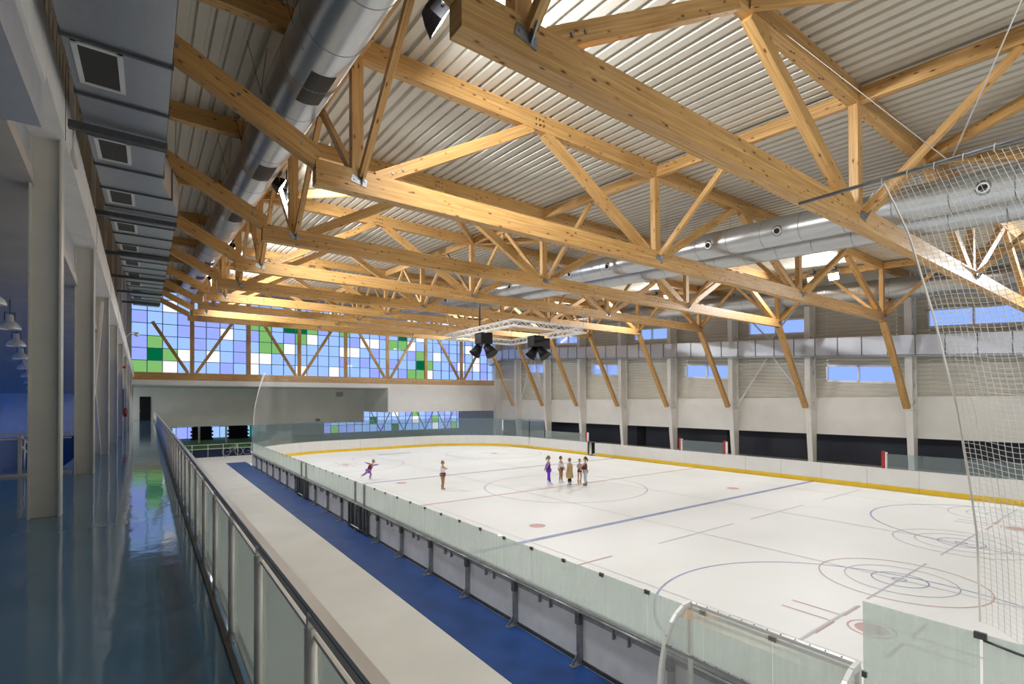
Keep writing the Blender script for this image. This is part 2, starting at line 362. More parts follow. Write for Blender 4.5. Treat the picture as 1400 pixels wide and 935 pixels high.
# ------------------------------------------------------------------ right wall
def right_wall():
    Xc = 40.15
    LOW = [(11.9, 16.1), (23.5, 27.9), (35.4, 40.0), (47.6, 52.0)]
    UP = [(5.7, 10.2), (17.4, 21.9), (29.4, 33.9), (41.6, 46.0)]
    prof = []
    z = -5.2; pitch = .27
    lo0, lo1, up0, up1 = .32, 1.48, 3.9, 5.05
    def panel(m, y0, y1, za, zb):
        # sloping horizontal ribs: trapezoid section swept along the wall
        n = int(round((zb-za)/pitch)); st = (zb-za)/n; pts = []
        for i in range(n):
            q = za+i*st; pts += [(0, q), (0, q+st*.5), (-.06, q+st*.62), (-.06, q+st*.9)]
        pts.append((0, zb))
        for (dx, a), (ex, b) in zip(pts, pts[1:]):
            if ZP(y1, b) <= 4.9: continue
            c = lambda y, q: max(4.9, ZP(y, q))
            m.face([(Xc+dx, y0, c(y0, a)), (Xc+dx, y1, c(y1, a)), (Xc+ex, y1, c(y1, b)), (Xc+ex, y0, c(y0, b))])
    edges = sorted(set([-12.0, 59.0] + [v for p in LOW+UP for v in p]))
    m = MB()
    for y0, y1 in zip(edges, edges[1:]):
        yc = (y0+y1)/2
        low = any(a < yc < b for a, b in LOW); up = any(a < yc < b for a, b in UP)
        if low: panel(m, y0, y1, -4.3, lo0); panel(m, y0, y1, lo1, 7.36)
        elif up: panel(m, y0, y1, -4.3, up0); panel(m, y0, y1, up1, 7.36)
        else: panel(m, y0, y1, -4.3, 7.36)
    struct(m.build('wall_right', M['cladding']))
    wi = 1
    for rng, z0, z1 in ((LOW, lo0, lo1), (UP, up0, up1)):
        for a, b in rng:
            fr = MB()
            f0 = lambda y, z=z0: ZP(y, z); f1 = lambda y, z=z1: ZP(y, z)
            t = .09; xa, xb = 39.98, 40.2
            fr.sbox(xa, xb, a-.06, b+.06, lambda y: f0(y)-.05, lambda y: f0(y)+t); fr.sbox(xa, xb, a-.06, b+.06, lambda y: f1(y)-t, lambda y: f1(y)+.05)
            ym = (a+b)/2+.1
            for q in (a, ym, b): fr.sbox(xa, xb, q-.05, q+.05, f0, f1)
            fo = fr.build('window_%d' % wi, M['alu']); struct(fo)
            g = MB(); g.face([(40.1, a, f0(a)), (40.1, b, f0(b)), (40.1, b, f1(b)), (40.1, a, f1(a))])
            g.build('glass_pane', M['winglass'], fo); wi += 1
    # white concrete band and the dark recess below
    struct(MB().box(39.86, 40.4, -12, 58.9, 2.33, 5.0).build('wall_right', M['plaster']))
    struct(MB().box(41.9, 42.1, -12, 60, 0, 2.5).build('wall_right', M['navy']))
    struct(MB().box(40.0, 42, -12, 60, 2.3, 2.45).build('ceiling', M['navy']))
    d = MB(); d.box(41.8, 41.9, 34.2, 35.2, .16, 2.2); struct(d.build('door_2', M['black']))
    d = MB(); d.box(41.8, 41.9, 24.2, 25.0, .16, 2.2); struct(d.build('door_3', M['black']))
    for k in range(1, 10):
        Y = TY(k)
        r = empty('lattice_column', f'white steel lattice column on the right wall, {nth(k-1)} from the camera side' if k > 1 else 'white steel lattice column behind the net at the right edge', 'column', 'white lattice columns along the right wall', (39.3, Y, FL))
        tz = ZP(Y, 7.36)
        part(MB().box(38.88, 38.98, Y-.19, Y+.19, 4.05, tz), 'front_flange', M['column'], r)
        part(MB().box(39.74, 39.84, Y-.19, Y+.19, 4.05, tz), 'rear_flange', M['column'], r)
        lc = MB(); z = 4.1; sg = 1
        while z < tz-.6:
            for yy in (Y-.13, Y+.13):
                lc.beam((38.95 if sg > 0 else 39.76, yy, z), (39.76 if sg > 0 else 38.95, yy, z+.55), .03, .07)
            z += .55; sg = -sg
        lc.box(38.93, 39.79, Y-.04, Y+.04, 4.05, tz)
        part(lc, 'lacing', M['column'], r)
        lw = MB()
        lw.hexa([Vector((39.25, Y-.16, FL)), Vector((39.84, Y-.16, FL)), Vector((39.84, Y+.16, FL)), Vector((39.25, Y+.16, FL))][::-1],
                [Vector((38.9, Y-.19, 4.05)), Vector((39.84, Y-.19, 4.05)), Vector((39.84, Y+.19, 4.05)), Vector((38.9, Y+.19, 4.05))][::-1], 3.9, .6, .3, 0, (0, 0))
        part(lw, 'tapered_base', M['column'], r)
        for z in (4.05, 3.8):
            part(MB().box(38.84, 39.88, Y-.22, Y+.22, z, z+.05), 'joint_plate', M['column'], r)
    # crossing wind rods in two bays
    for (k, nm) in ((3, 'between two lattice columns under the wall duct'), (8, 'at the far end of the window wall')):
        r = empty('wall_brace', f'white steel V-shaped wall brace {nm}', 'brace', None, (39.5, TY(k), 4.3))
        ym = TY(k)+3
        part(MB().beam((39.5, TY(k)+5.8, 4.3), (39.5, ym+.2, ZP(ym, 2.1)), .1, .1), 'brace_rod', M['column'], r)
        part(MB().beam((39.5, TY(k)+.2, 4.6), (39.5, ym-.2, ZP(ym, 2.1)), .1, .1), 'brace_rod', M['column'], r)
        part(MB().beam((39.5, TY(k)+5.8, ZP(ym, 6.6)), (39.5, ym, ZP(ym, 3.4)), .1, .1), 'brace_rod', M['column'], r)
        part(MB().beam((39.5, TY(k)+.2, ZP(ym, 6.6)), (39.5, ym, ZP(ym, 3.4)), .1, .1), 'brace_rod', M['column'], r)
    # long rectangular duct on the wall
    r = empty('wall_duct', 'long rectangular zinc air duct running along the right window wall', 'air duct', None, (38.3, 0, ZP(0, 2.1)))
    part(MB().sbox(37.85, 38.8, -3, 54.5, lambda y: ZP(y, 2.1), lambda y: ZP(y, 3.28)), 'duct_body', M['duct2'], r)
    y = -2.5
    while y < 54.4:
        part(MB().sbox(37.82, 38.8, y, y+.045, lambda q: ZP(q, 2.07), lambda q: ZP(q, 3.3)), 'duct_seam', M['darksteel'], r)
        y += 1.42
    part(MB().sbox(37.9, 38.0, -3, 54.5, lambda y: ZP(y, 1.98), lambda y: ZP(y, 2.08)), 'support_angle', M['steel'], r)
    part(MB().beam((38.3, 54.5, ZP(54.5, 2.7)), (38.3, 57.8, ZP(54.5, 1.9)), .9, 1.1), 'duct_elbow', M['duct2'], r)
right_wall()

# ------------------------------------------------------------------ floors, ice, markings
RX0, RX1, RY0, RY1, RR = 6.3, 31.9, -6.4, 49.5, 8.5
def rink_pt(s):
    """point and outward normal on the rounded rink outline, s in metres from the near-left straight start, running to the far end and round"""
    L1 = RY1-RR-RY0-RR; A = PI/2*RR; L2 = RX1-RX0-2*RR
    if s < L1: return Vector((RX0, RY0+RR+s, 0)), Vector((-1, 0, 0))
    s -= L1
    if s < A: a = s/RR; return Vector((RX0+RR-RR*math.cos(a), RY1-RR+RR*math.sin(a), 0)), Vector((-math.cos(a), math.sin(a), 0))
    s -= A
    if s < L2: return Vector((RX0+RR+s, RY1, 0)), Vector((0, 1, 0))
    s -= L2
    if s < A: a = s/RR; return Vector((RX1-RR+RR*math.sin(a), RY1-RR+RR*math.cos(a), 0)), Vector((math.sin(a), math.cos(a), 0))
    s -= A
    if s < L1: return Vector((RX1, RY1-RR-s, 0)), Vector((1, 0, 0))
    s -= L1
    if s < A: a = s/RR; return Vector((RX1-RR+RR*math.cos(a), RY0+RR-RR*math.sin(a), 0)), Vector((math.cos(a), -math.sin(a), 0))
    s -= A
    if s < L2: return Vector((RX1-RR-s, RY0, 0)), Vector((0, -1, 0))
    s -= L2; a = s/RR
    return Vector((RX0+RR-RR*math.sin(a), RY0+RR-RR*math.cos(a), 0)), Vector((-math.sin(a), -math.cos(a), 0))
L1 = RY1-RR-RY0-RR; AL = PI/2*RR; L2 = RX1-RX0-2*RR; PER = 2*L1+2*L2+4*AL
def ice():
    m = MB(); pts = [rink_pt(PER*i/160)[0] for i in range(160)]
    m.face([p for p in pts[::-1]]); o = m.build('floor', M['ice']); struct(o)
    zc = [.003]
    mk = MB(); cols = [M['l_red'], M['l_blue'], M['l_grey'], M['l_faint'], M['l_yel']]
    def seg(x0, y0, x1, y1, w, mi):
        zc[0] += .00006; z = zc[0]
        a = Vector((x0, y0, 0)); b = Vector((x1, y1, 0)); n = (b-a).normalized().cross(Vector((0, 0, 1)))*w/2
        mk.face([(p.x, p.y, z) for p in (a+n, b+n, b-n, a-n)][::-1], None, mi)
    def arc(cx, cy, r, w, mi, a0=0, a1=360, n=64):
        zc[0] += .00006; z = zc[0]
        k = max(4, int(n*abs(a1-a0)/360))
        for i in range(k):
            t0 = math.radians(a0+(a1-a0)*i/k); t1 = math.radians(a0+(a1-a0)*(i+1)/k)
            mk.face([(cx+(r-w/2)*math.cos(t0), cy+(r-w/2)*math.sin(t0), z), (cx+(r+w/2)*math.cos(t0), cy+(r+w/2)*math.sin(t0), z),
                     (cx+(r+w/2)*math.cos(t1), cy+(r+w/2)*math.sin(t1), z), (cx+(r-w/2)*math.cos(t1), cy+(r-w/2)*math.sin(t1), z)], None, mi)
    def disc(cx, cy, r, mi):
        zc[0] += .00006
        mk.face([(cx+r*math.cos(2*PI*i/28), cy+r*math.sin(2*PI*i/28), zc[0]) for i in range(28)], None, mi)
    cx = 19.0
    seg(RX0, 21.4, RX1, 21.4, .16, 0)
    seg(RX0, 13.7, RX1, 13.7, .26, 1); seg(RX0, 29.2, RX1, 29.2, .22, 1)
    arc(cx, 21.2, 4.5, .07, 2)
    for x in (12.2, 25.95):
        for y in (15.2, 28.1): disc(x, y, .32, 0)
    for x in (12.3, 26.1):
        for y, sg in ((4.15, 1), (38.9, -1)):
            arc(x, y, 4.4, .06, 1 if y < 10 else 2); disc(x, y, .3, 0); arc(x, y, .42, .04, 0)
            for sx in (-1, 1):
                for sy in (-1, 1):
                    X = x+sx*.25; Yy = y+sy*.62
                    seg(X, Yy, X+sx*.9, Yy, .06, 0); seg(X, Yy, X, Yy+sy*1.1, .06, 0)
    for i, x in enumerate((10.6, 16.25, 22.05, 28.6)):
        seg(x, -2, x, 45, .035, 2 if i in (1, 2) else (3 if i == 0 else 4))
        if i: 
            for r, c in ((1.83, 0 if i == 1 else 2), (1.22, 2), (.61, 1), (.15, 1)): arc(x, 4.83, r, .035, c); 
            for r, c in ((1.83, 2), (1.22, 2), (.61, 2)): arc(x, 38.2, r, .035, 3)
        seg(x-2.2, 4.83, x+2.2, 4.83, .05, 2 if i else 3)
        seg(x-2.3 if i else x, 10.84, x+2.3 if i else 11.7, 10.84, .05, 2 if i != 1 else 2)
    seg(9.5, 10.84, 11.64, 10.84, .06, 0)
    seg(10.6, 4.8, 13.4, 4.8, .05, 2)
    seg(RX0+.5, -2.4, RX1-.5, -2.4, .06, 0); seg(RX0+.8, 45.3, RX1-.8, 45.3, .06, 3)
    arc(cx, -2.4, 1.8, .06, 0, 0, 180)
    seg(17.0, 44.4, 20.2, 44.4, .35, 1)
    arc(16.2, 41.5, 2.4, .05, 2, 10, 200); arc(22, 41.6, 1.8, .05, 2, -30, 120)
    mk.build('ice_markings', cols, o)
ice()
struct(MB().box(-14, 6.24, -12, 50.2, -.2, FL).build('floor', M['walk']))
struct(MB().box(31.96, 42, -12, 50.2, -.2, FL).build('floor', M['walk']))
m = MB()
for s0, s1 in (((L1+0, L1+AL)), ):
    pass
# floor fill outside the rounded far corners and beyond
def corner_floor():
    m = MB(); n = 24
    for base, corner in ((L1, (RX0-.06, RY1+.7)), (L1+AL+L2, (RX1+.06, RY1+.7))):
        for i in range(n):
            a, na = rink_pt(base+AL*i/n+1e-5); b, nb = rink_pt(base+AL*(i+1)/n-1e-5)
            a = a+na*.12; b = b+nb*.12
            m.face([(a.x, a.y, FL), (corner[0], corner[1], FL), (b.x, b.y, FL)])
    m.face([(RX0+RR, RY1+.12, FL), (RX0-.06, RY1+.7, FL), (RX1+.06, RY1+.7, FL), (RX1-RR, RY1+.12, FL)])
    struct(m.build('floor', M['walk']))
corner_floor()
struct(MB().box(-14, 48, 50.2, 60.2, -.2, .02).build('floor', plain('ink_blue_floor', (.003, .012, .05), .7, spec=.2)))
struct(MB().box(-14, 48, 60.2, 80, -.2, .05).build('floor', M['greenfloor']))
tag(MB().box(4.86, 6.18, -11, 44.4, FL, FL+.012).build('rubber_mat', M['mat']), 'long blue rubber mat on the cream floor beside the near rink boards', 'floor mat')

# ------------------------------------------------------------------ dasher boards and glass
BH = 1.14
def wall_strip(m, s0, s1, d0, d1, z0, z1, n=1, mi=0):
    for i in range(n):
        a, na = rink_pt(s0+(s1-s0)*i/n+1e-4); b, nb = rink_pt(s0+(s1-s0)*(i+1)/n-1e-4)
        A = [a+na*d0, a+na*d1, a+na*d1, a+na*d0]; B = [b+nb*d0, b+nb*d1, b+nb*d1, b+nb*d0]
        zs = (z0, z0, z1, z1)
        m.hexa([Vector((p.x, p.y, z)) for p, z in zip(A, zs)], [Vector((p.x, p.y, z)) for p, z in zip(B, zs)], 1, 1, 1, mi, (0, 0))
    return m
def sY(y): return y-(RY0+RR)            # s of a point on the near straight
def sYr(y): return L1+2*AL+L2+(RY1-RR-y)  # s of a point on the right straight
def board(s0, s1, label, group, frame=False, n=1, extra=0):
    p, nn = rink_pt((s0+s1)/2)
    r = empty('rink_board', label, 'rink board', group, (p.x, p.y, 0))
    g = .006
    part(wall_strip(MB(), s0+g, s1-g, 0, .05, .25, BH-.04, n), 'board_panel', M['board'], r)
    part(wall_strip(MB(), s0+g, s1-g, -.008, .05, .0, .25, n), 'kick_strip', M['yellow'], r)
    part(wall_strip(MB(), s0, s1, -.01, .13, BH-.04, BH, n), 'board_cap', M['board'] if not frame else M['steel'], r)
    if frame:
        y0, y1 = RY0+RR+s0, RY0+RR+s1
        part(MB().box(RX0-.075, RX0-.055, y0+.01, y1-.01, FL+.07, BH-.09), 'back_panel', M['boardback'], r)
        part(MB().box(RX0-.10, RX0-.05, y0, y1, FL+.01, FL+.08), 'base_rail', M['darksteel'], r)
        tr = MB(); tr.box(RX0-.12, RX0-.05, y0, y1, BH-.15, BH-.085); tr.tube([(RX0-.135, y0, BH-.05), (RX0-.135, y1, BH-.05)], .028, 8)
        part(tr, 'top_rail', M['steel'], r)
        ym = (y0+y1)/2
        for q in (-.16, .16):
            part(MB().box(RX0-.15, RX0-.08, ym+q-.012, ym+q+.012, BH-.24, BH-.06), 'hanger_lug', M['steel'], r)
        post = part(MB().box(RX0-.17, RX0-.05, y0-.035, y0+.035, FL+.01, BH-.1), 'post', M['steel'], r)
        part(MB().box(RX0-.19, RX0-.1, y0-.05, y0+.05, BH-.26, BH-.06), 'post_head', M['darksteel'], r)
        fp = MB(); fp.box(RX0-.34, RX0-.05, y0-.06, y0+.06, FL+.012, FL+.03); fp.beam((RX0-.3, y0, FL+.04), (RX0-.15, y0, FL+.22), .02, .05)
        part(fp, 'foot_plate', M['steel'], r)
    return r
def pane(s0, s1, zt, label, group, mat, clip=True, n=1, off=.06, z0=None):
    p, nn = rink_pt((s0+s1)/2)
    o = wall_strip(MB(), s0+.006, s1-.006, off-.006, off+.006, BH if z0 is None else z0, zt, n).build('glass_shield', mat)
    tag(o, label, 'glass pane', group)
    if clip:
        a, na = rink_pt(s0); c = MB(); q = a+na*off
        t = Vector((-na.y, na.x, 0))
        c.beam(q-t*.045+Vector((0, 0, zt-.02)), q+t*.045+Vector((0, 0, zt-.02)), .035, .06)
        c.build('clip', M['darksteel'], o)
    return o
GATES = [(17.5, 18.45), (25.6, 26.5)]
def rink_side():
    g = 'rink boards along the blue mat'
    i = 0; y = -1.16
    posts = []
    while y < 41:
        posts.append(y); y += 1.92
    for i, y in enumerate(posts):
        y1 = min(y+1.92, 41.1)
        board(sY(y), sY(y1), f'steel framed rink board along the blue mat, {nth(i)} from the camera end', g, True)
    # low panes
    y = 2.2; i = 0
    while y < 40.8:
        y1 = y+.96
        pane(sY(y), sY(min(y1, 41.08)), 1.875, f'low foggy glass pane beside the blue mat, {nth(i)} from the bench shelter', 'low glass panes beside the blue mat', M['shield']); y = y1; i += 1
    for i, (a, b) in enumerate(((1.24, 2.19), (.28, 1.23), (-.68, .27))):
        nm = ['tall foggy glass pane with its free edge standing beside the curved bench shelter', 'tall foggy glass pane under the foot of the big net, in the bottom right corner', 'tall foggy glass pane beyond the right edge of the photo'][i]
        pane(sY(a), sY(b), 2.635, nm, 'tall glass panes by the shelters', M['shield'])
    for gi, (a, b) in enumerate(GATES):
        r = empty('rink_gate', ['steel framed gate in the near boards, closer to the camera, with two tall posts', 'steel framed gate in the near boards, farther away, with two tall posts'][gi], 'gate', 'gates in the near rink boards', (6.2, a, FL))
        for yy in (a, b):
            part(MB().box(RX0-.13, RX0-.07, yy-.035, yy+.035, FL, 1.9), 'gate_post', M['steel'], r)
        fr = MB()
        for yy in (a-.42, a-.16, a+.3, a+.62, b+.2, b+.5): fr.box(RX0-.2, RX0-.1, yy-.045, yy+.045, FL+.03, BH-.08)
        fr.box(RX0-.2, RX0-.12, a-.4, b+.5, FL+.06, FL+.12)
        part(fr, 'gate_frame', M['darksteel'], r)
        part(MB().tube([(RX0-.22, a+.25, FL+.14), (RX0-.22, b+.1, FL+.14)], .02, 8), 'latch_bar', M['alu'], r)
rink_side()
def rink_far():
    # left corner, far end, right corner in pieces
    tot = AL+L2+AL; s = L1+.1; n = 18; st = (tot-.2)/n
    for i in range(n):
        board(s+i*st, s+(i+1)*st, f'plain white rink board at the far end, {nth(i)} from the blue mat', 'rink boards around the far end', False, 5)
    n2 = 24; st = (tot-.2)/n2
    for i in range(n2):
        pane(s+i*st, s+(i+1)*st, 3.0, f'tall clear glass pane at the far end, {nth(i)} from the blue mat', 'tall glass panes around the far end', M['clearshield'], True, 4)
    s0 = sYr(41.0); ys = 41.0; i = 0
    gap = (31.6, 32.45)
    seq = []
    y = 40.95
    while y > 4:
        y1 = y-2.3
        if y > gap[1] and y1 < gap[1]: seq.append((y, gap[1])); y = gap[0]; continue
        seq.append((y, y1)); y = y1
    seq.append((y, 2.15))
    for i, (a, b) in enumerate(seq):
        if a-b < .05: continue
        board(sYr(a), sYr(b), f'plain white rink board along the right side, {nth(i)} from the far corner', 'rink boards along the right side', False)
    for i in range(6):
        a = L1+2*AL+L2+L1+AL*i/6; board(a+.02, a+AL/6, f'plain white rink board in the corner behind the net, {nth(i)} from the benches', 'rink boards in the near right corner', False, 3)
    r = empty('player_gate', 'dark open gateway in the right side boards behind the group of skaters', 'gate', None, (32, 32, 0))
    part(MB().box(RX1, RX1+.12, 32.4, 32.5, 0, 1.2), 'jamb', M['darksteel'], r)
    part(MB().box(RX1, RX1+.9, 31.95, 32.0, 0.0, 1.14), 'open_leaf', M['black'], r)
    part(MB().box(RX1-.0, RX1+.05, 31.6, 32.4, 0.0, .03), 'threshold', M['black'], r)
    # straight tall and low glass on the right
    k = 0
    for a, b in ((41, 39.8), (39.8, 38.6)):
        pane(sYr(a), sYr(b), 3.0, f'tall clear glass pane of the window wall side, {nth(k)} from the far corner', 'tall glass panes on the right side', M['clearshield']); k += 1
    k = 0
    for rng in ((38.5, 32.6), (22.7, 19.3), (10.0, 2.4)):
        nn = max(1, round((rng[0]-rng[1])/1.6)); st = (rng[0]-rng[1])/nn
        for j in range(nn):
            pane(sYr(rng[0]-j*st), sYr(rng[0]-(j+1)*st), 1.92, f'low clear glass pane before the dark benches, {nth(k)} from the far corner', 'low glass panes on the right side', M['clearshield']); k += 1
    for y, nm in ((32.62, 'beside the dark gateway'), (22.8, 'at the left end of the middle glass'), (19.25, 'at the right end of the middle glass'), (10.08, 'beside the net')):
        r = empty('end_pad', f'red padded post on the right side boards {nm}', 'pad', 'red end pads on the right side glass', (RX1+.1, y, BH))
        part(MB().box(RX1+.02, RX1+.2, y-.02, y+.14, BH, BH+.9), 'pad_body', M['red'], r)
        part(MB().box(RX1+.02, RX1+.2, y-.09, y-.03, BH, BH+.85), 'white_edge', M['white'], r)
rink_far()

# ------------------------------------------------------------------ bench shelters
def shelter(Y0, Y1, label):
    prof = [(6.04, 2.03), (5.86, 2.01), (5.72, 1.94), (5.61, 1.85), (5.52, 1.72), (5.45, 1.55), (5.40, 1.35), (5.37, 1.15), (5.36, .95)]
    r = empty('bench_shelter', label, 'shelter', 'curved bench shelters', (5.7, Y0, FL))
    sk = MB()
    for (a, za), (b, zb) in zip(prof, prof[1:]):
        sk.face([(a, Y0, za), (a, Y1, za), (b, Y1, zb), (b, Y0, zb)], None, 0, True)
    part(sk, 'curved_roof', M['canopy'], r)
    for y in (Y0, Y1):
        fr = MB()
        for (a, za), (b, zb) in zip(prof, prof[1:]): fr.beam((a, y, za), (b, y, zb), .07, .045, (0, 1, 0))
        fr.beam((5.36, y, .98), (5.36, y, FL), .07, .045, (0, 1, 0)); fr.beam((6.02, y, 2.03), (6.02, y, FL), .05, .05, (0, 1, 0))
        part(fr, 'end_arch', M['alu'], r)
        en = MB(); en.face([(a, y+.001, z) for a, z in prof]+[(5.36, y+.001, .5), (6.04, y+.001, .5)])
        part(en, 'end_pane', M['canopy'], r)
    part(MB().box(6.0, 6.06, Y1, Y0, 2.01, 2.05), 'ridge_rail', M['alu'], r)
    part(MB().beam((5.47, Y0, 1.62), (5.47, Y1, 1.62), .035, .03), 'middle_rail', M['steel'], r)
    part(MB().beam((5.365, Y0, 1.05), (5.365, Y1, 1.05), .035, .04), 'lower_rail', M['alu'], r)
    scr = MB(); y = Y0-.1
    while y > Y1:
        for (x, z) in ((5.46, 1.64), (6.02, 2.052)): scr.ball((x, y, z), .009, nu=6, nv=4)
        y -= .16
    part(scr, 'screws', M['darksteel'], r)
    part(MB().box(5.45, 5.85, Y1+.1, Y0-.1, FL+.42, FL+.46), 'seat_bench', M['board'], r)
    part(MB().box(5.36, 5.375, Y1, Y0, FL+.05, 1.02), 'lower_panel', M['canopy'], r)
shelter(4.17, 2.16, 'curved clear acrylic bench shelter with aluminium arches beside the near boards')
shelter(1.55, -.5, 'second curved bench shelter, only its arch showing at the bottom right edge')

# ------------------------------------------------------------------ nets
def near_net():
    r = empty('safety_net', 'big white safety net hanging from a pole at the right edge of the photo', 'net', None, (6.35, 1.2, 2.6))
    edge = [(7.11, 1.98), (6.8, 1.87), (6.5, 1.77), (6.0, 1.66), (5.6, 1.57), (4.7, 1.41), (4.0, 1.34), (3.5, 1.295), (2.66, 1.27)]
    def ey(z):
        for (z0, y0), (z1, y1) in zip(edge, edge[1:]):
            if z0 >= z >= z1: return y0+(y1-y0)*(z0-z)/(z0-z1)
        return edge[-1][1]
    def P(i, z):
        # i-th vertical cord; folds gather towards the foot
        t = (7.11-z)/4.45
        sp = .048*(1-.10*t)
        y = ey(z)-i*sp
        dx = .05*math.sin(i*.42+z*.5)*(.25+t) + .04*math.sin(z*2.1+i*.18)*t
        if i > 12: y += t*t*.22*math.sin((i-12)*.2)
        zz = z - .10*math.sin(i*.14)*t + .02*math.sin(i*.5)*t
        if z > 7.0: zz = z
        return (6.36+dx, y, zz)
    m = MB(); zs = [7.11-j*.047 for j in range(95)]
    rad = .0022
    for i in range(0, 56):
        m.tube([P(i, z) for z in zs[::2]], rad if i else .010, 4 if i else 6, cap=False)
    for z in zs[1:]:
        m.tube([P(i, z) for i in range(0, 56)], rad, 3, cap=False)
    part(m, 'mesh', M['net'], r)
    rp = empty('net_pole', 'slim grey steel pole carrying the safety net, hung on thin wires', 'pole', None, (6.35, 2.8, 7.17))
    part(MB().tube([(6.35, 2.84, 7.17), (6.35, .0, 7.13), (6.35, -2.0, 7.1)], .022, 8), 'pole_tube', M['steel'], rp)
    tc = MB(); y = 1.98
    while y > -1:
        tc.tube([(6.35+.032*math.cos(a), y+.004*a, 7.135+.035*math.sin(a)) for a in [k*PI/4 for k in range(9)]], .004, 4); y -= .22
    part(tc, 'cord_loops', M['net'], rp)
    part(MB().tube([(6.35, 1.98, 7.1), (6.36, 2.08, 7.02), (6.36, 2.12, 6.99), (6.36, 2.08, 7.05)], .005, 5), 'loose_cord', M['net'], rp)
    w = MB(); w.tube([(6.35, 1.45, 7.15), (10.2, 4.9, ZP(4.9, 7.1))], .006, 4); w.tube([(6.35, 1.42, 7.15), (6.8, -.2, 11.6)], .006, 4)
    part(w, 'wire', M['net'], rp)
    # rope along the top of the tall glass
    tag(MB().tube([(6.24, 1.22, 2.58), (6.23, 1.0, 2.55), (6.24, .7, 2.52), (6.24, .2, 2.5)], .012, 6).build('net_rope', M['darksteel']), 'dark rope tied from the clip along the top of the tall glass pane', 'rope')
near_net()
def far_net():
    r = empty('far_safety_net', 'thin white safety net hanging behind the glass at the far end of the rink', 'net', None, (19, 49.8, 3))
    m = MB(); s0, s1 = L1+3.2, L1+AL+L2+AL-2.5; n = 150
    def P(i, z):
        s = s0+(s1-s0)*i/n; p, nn = rink_pt(s); t = (z-3)/(7.3-3)
        k = math.exp(-i/9)
        q = p+nn*(.15+.08*math.sin(i*.5)) 
        ztop = 7.3
        return (q.x+k*t*t*.9, q.y, z)
    zs = [3.0+j*.14 for j in range(31)]
    for i in range(n+1): m.tube([P(i, z) for z in zs[::3]], .005 if i else .028, 3, cap=False)
    for z in zs: m.tube([P(i, z) for i in range(0, n+1, 2)], .004 if z < 7.15 else .012, 3, cap=False)
    part(m, 'mesh', M['net'], r)
far_net()

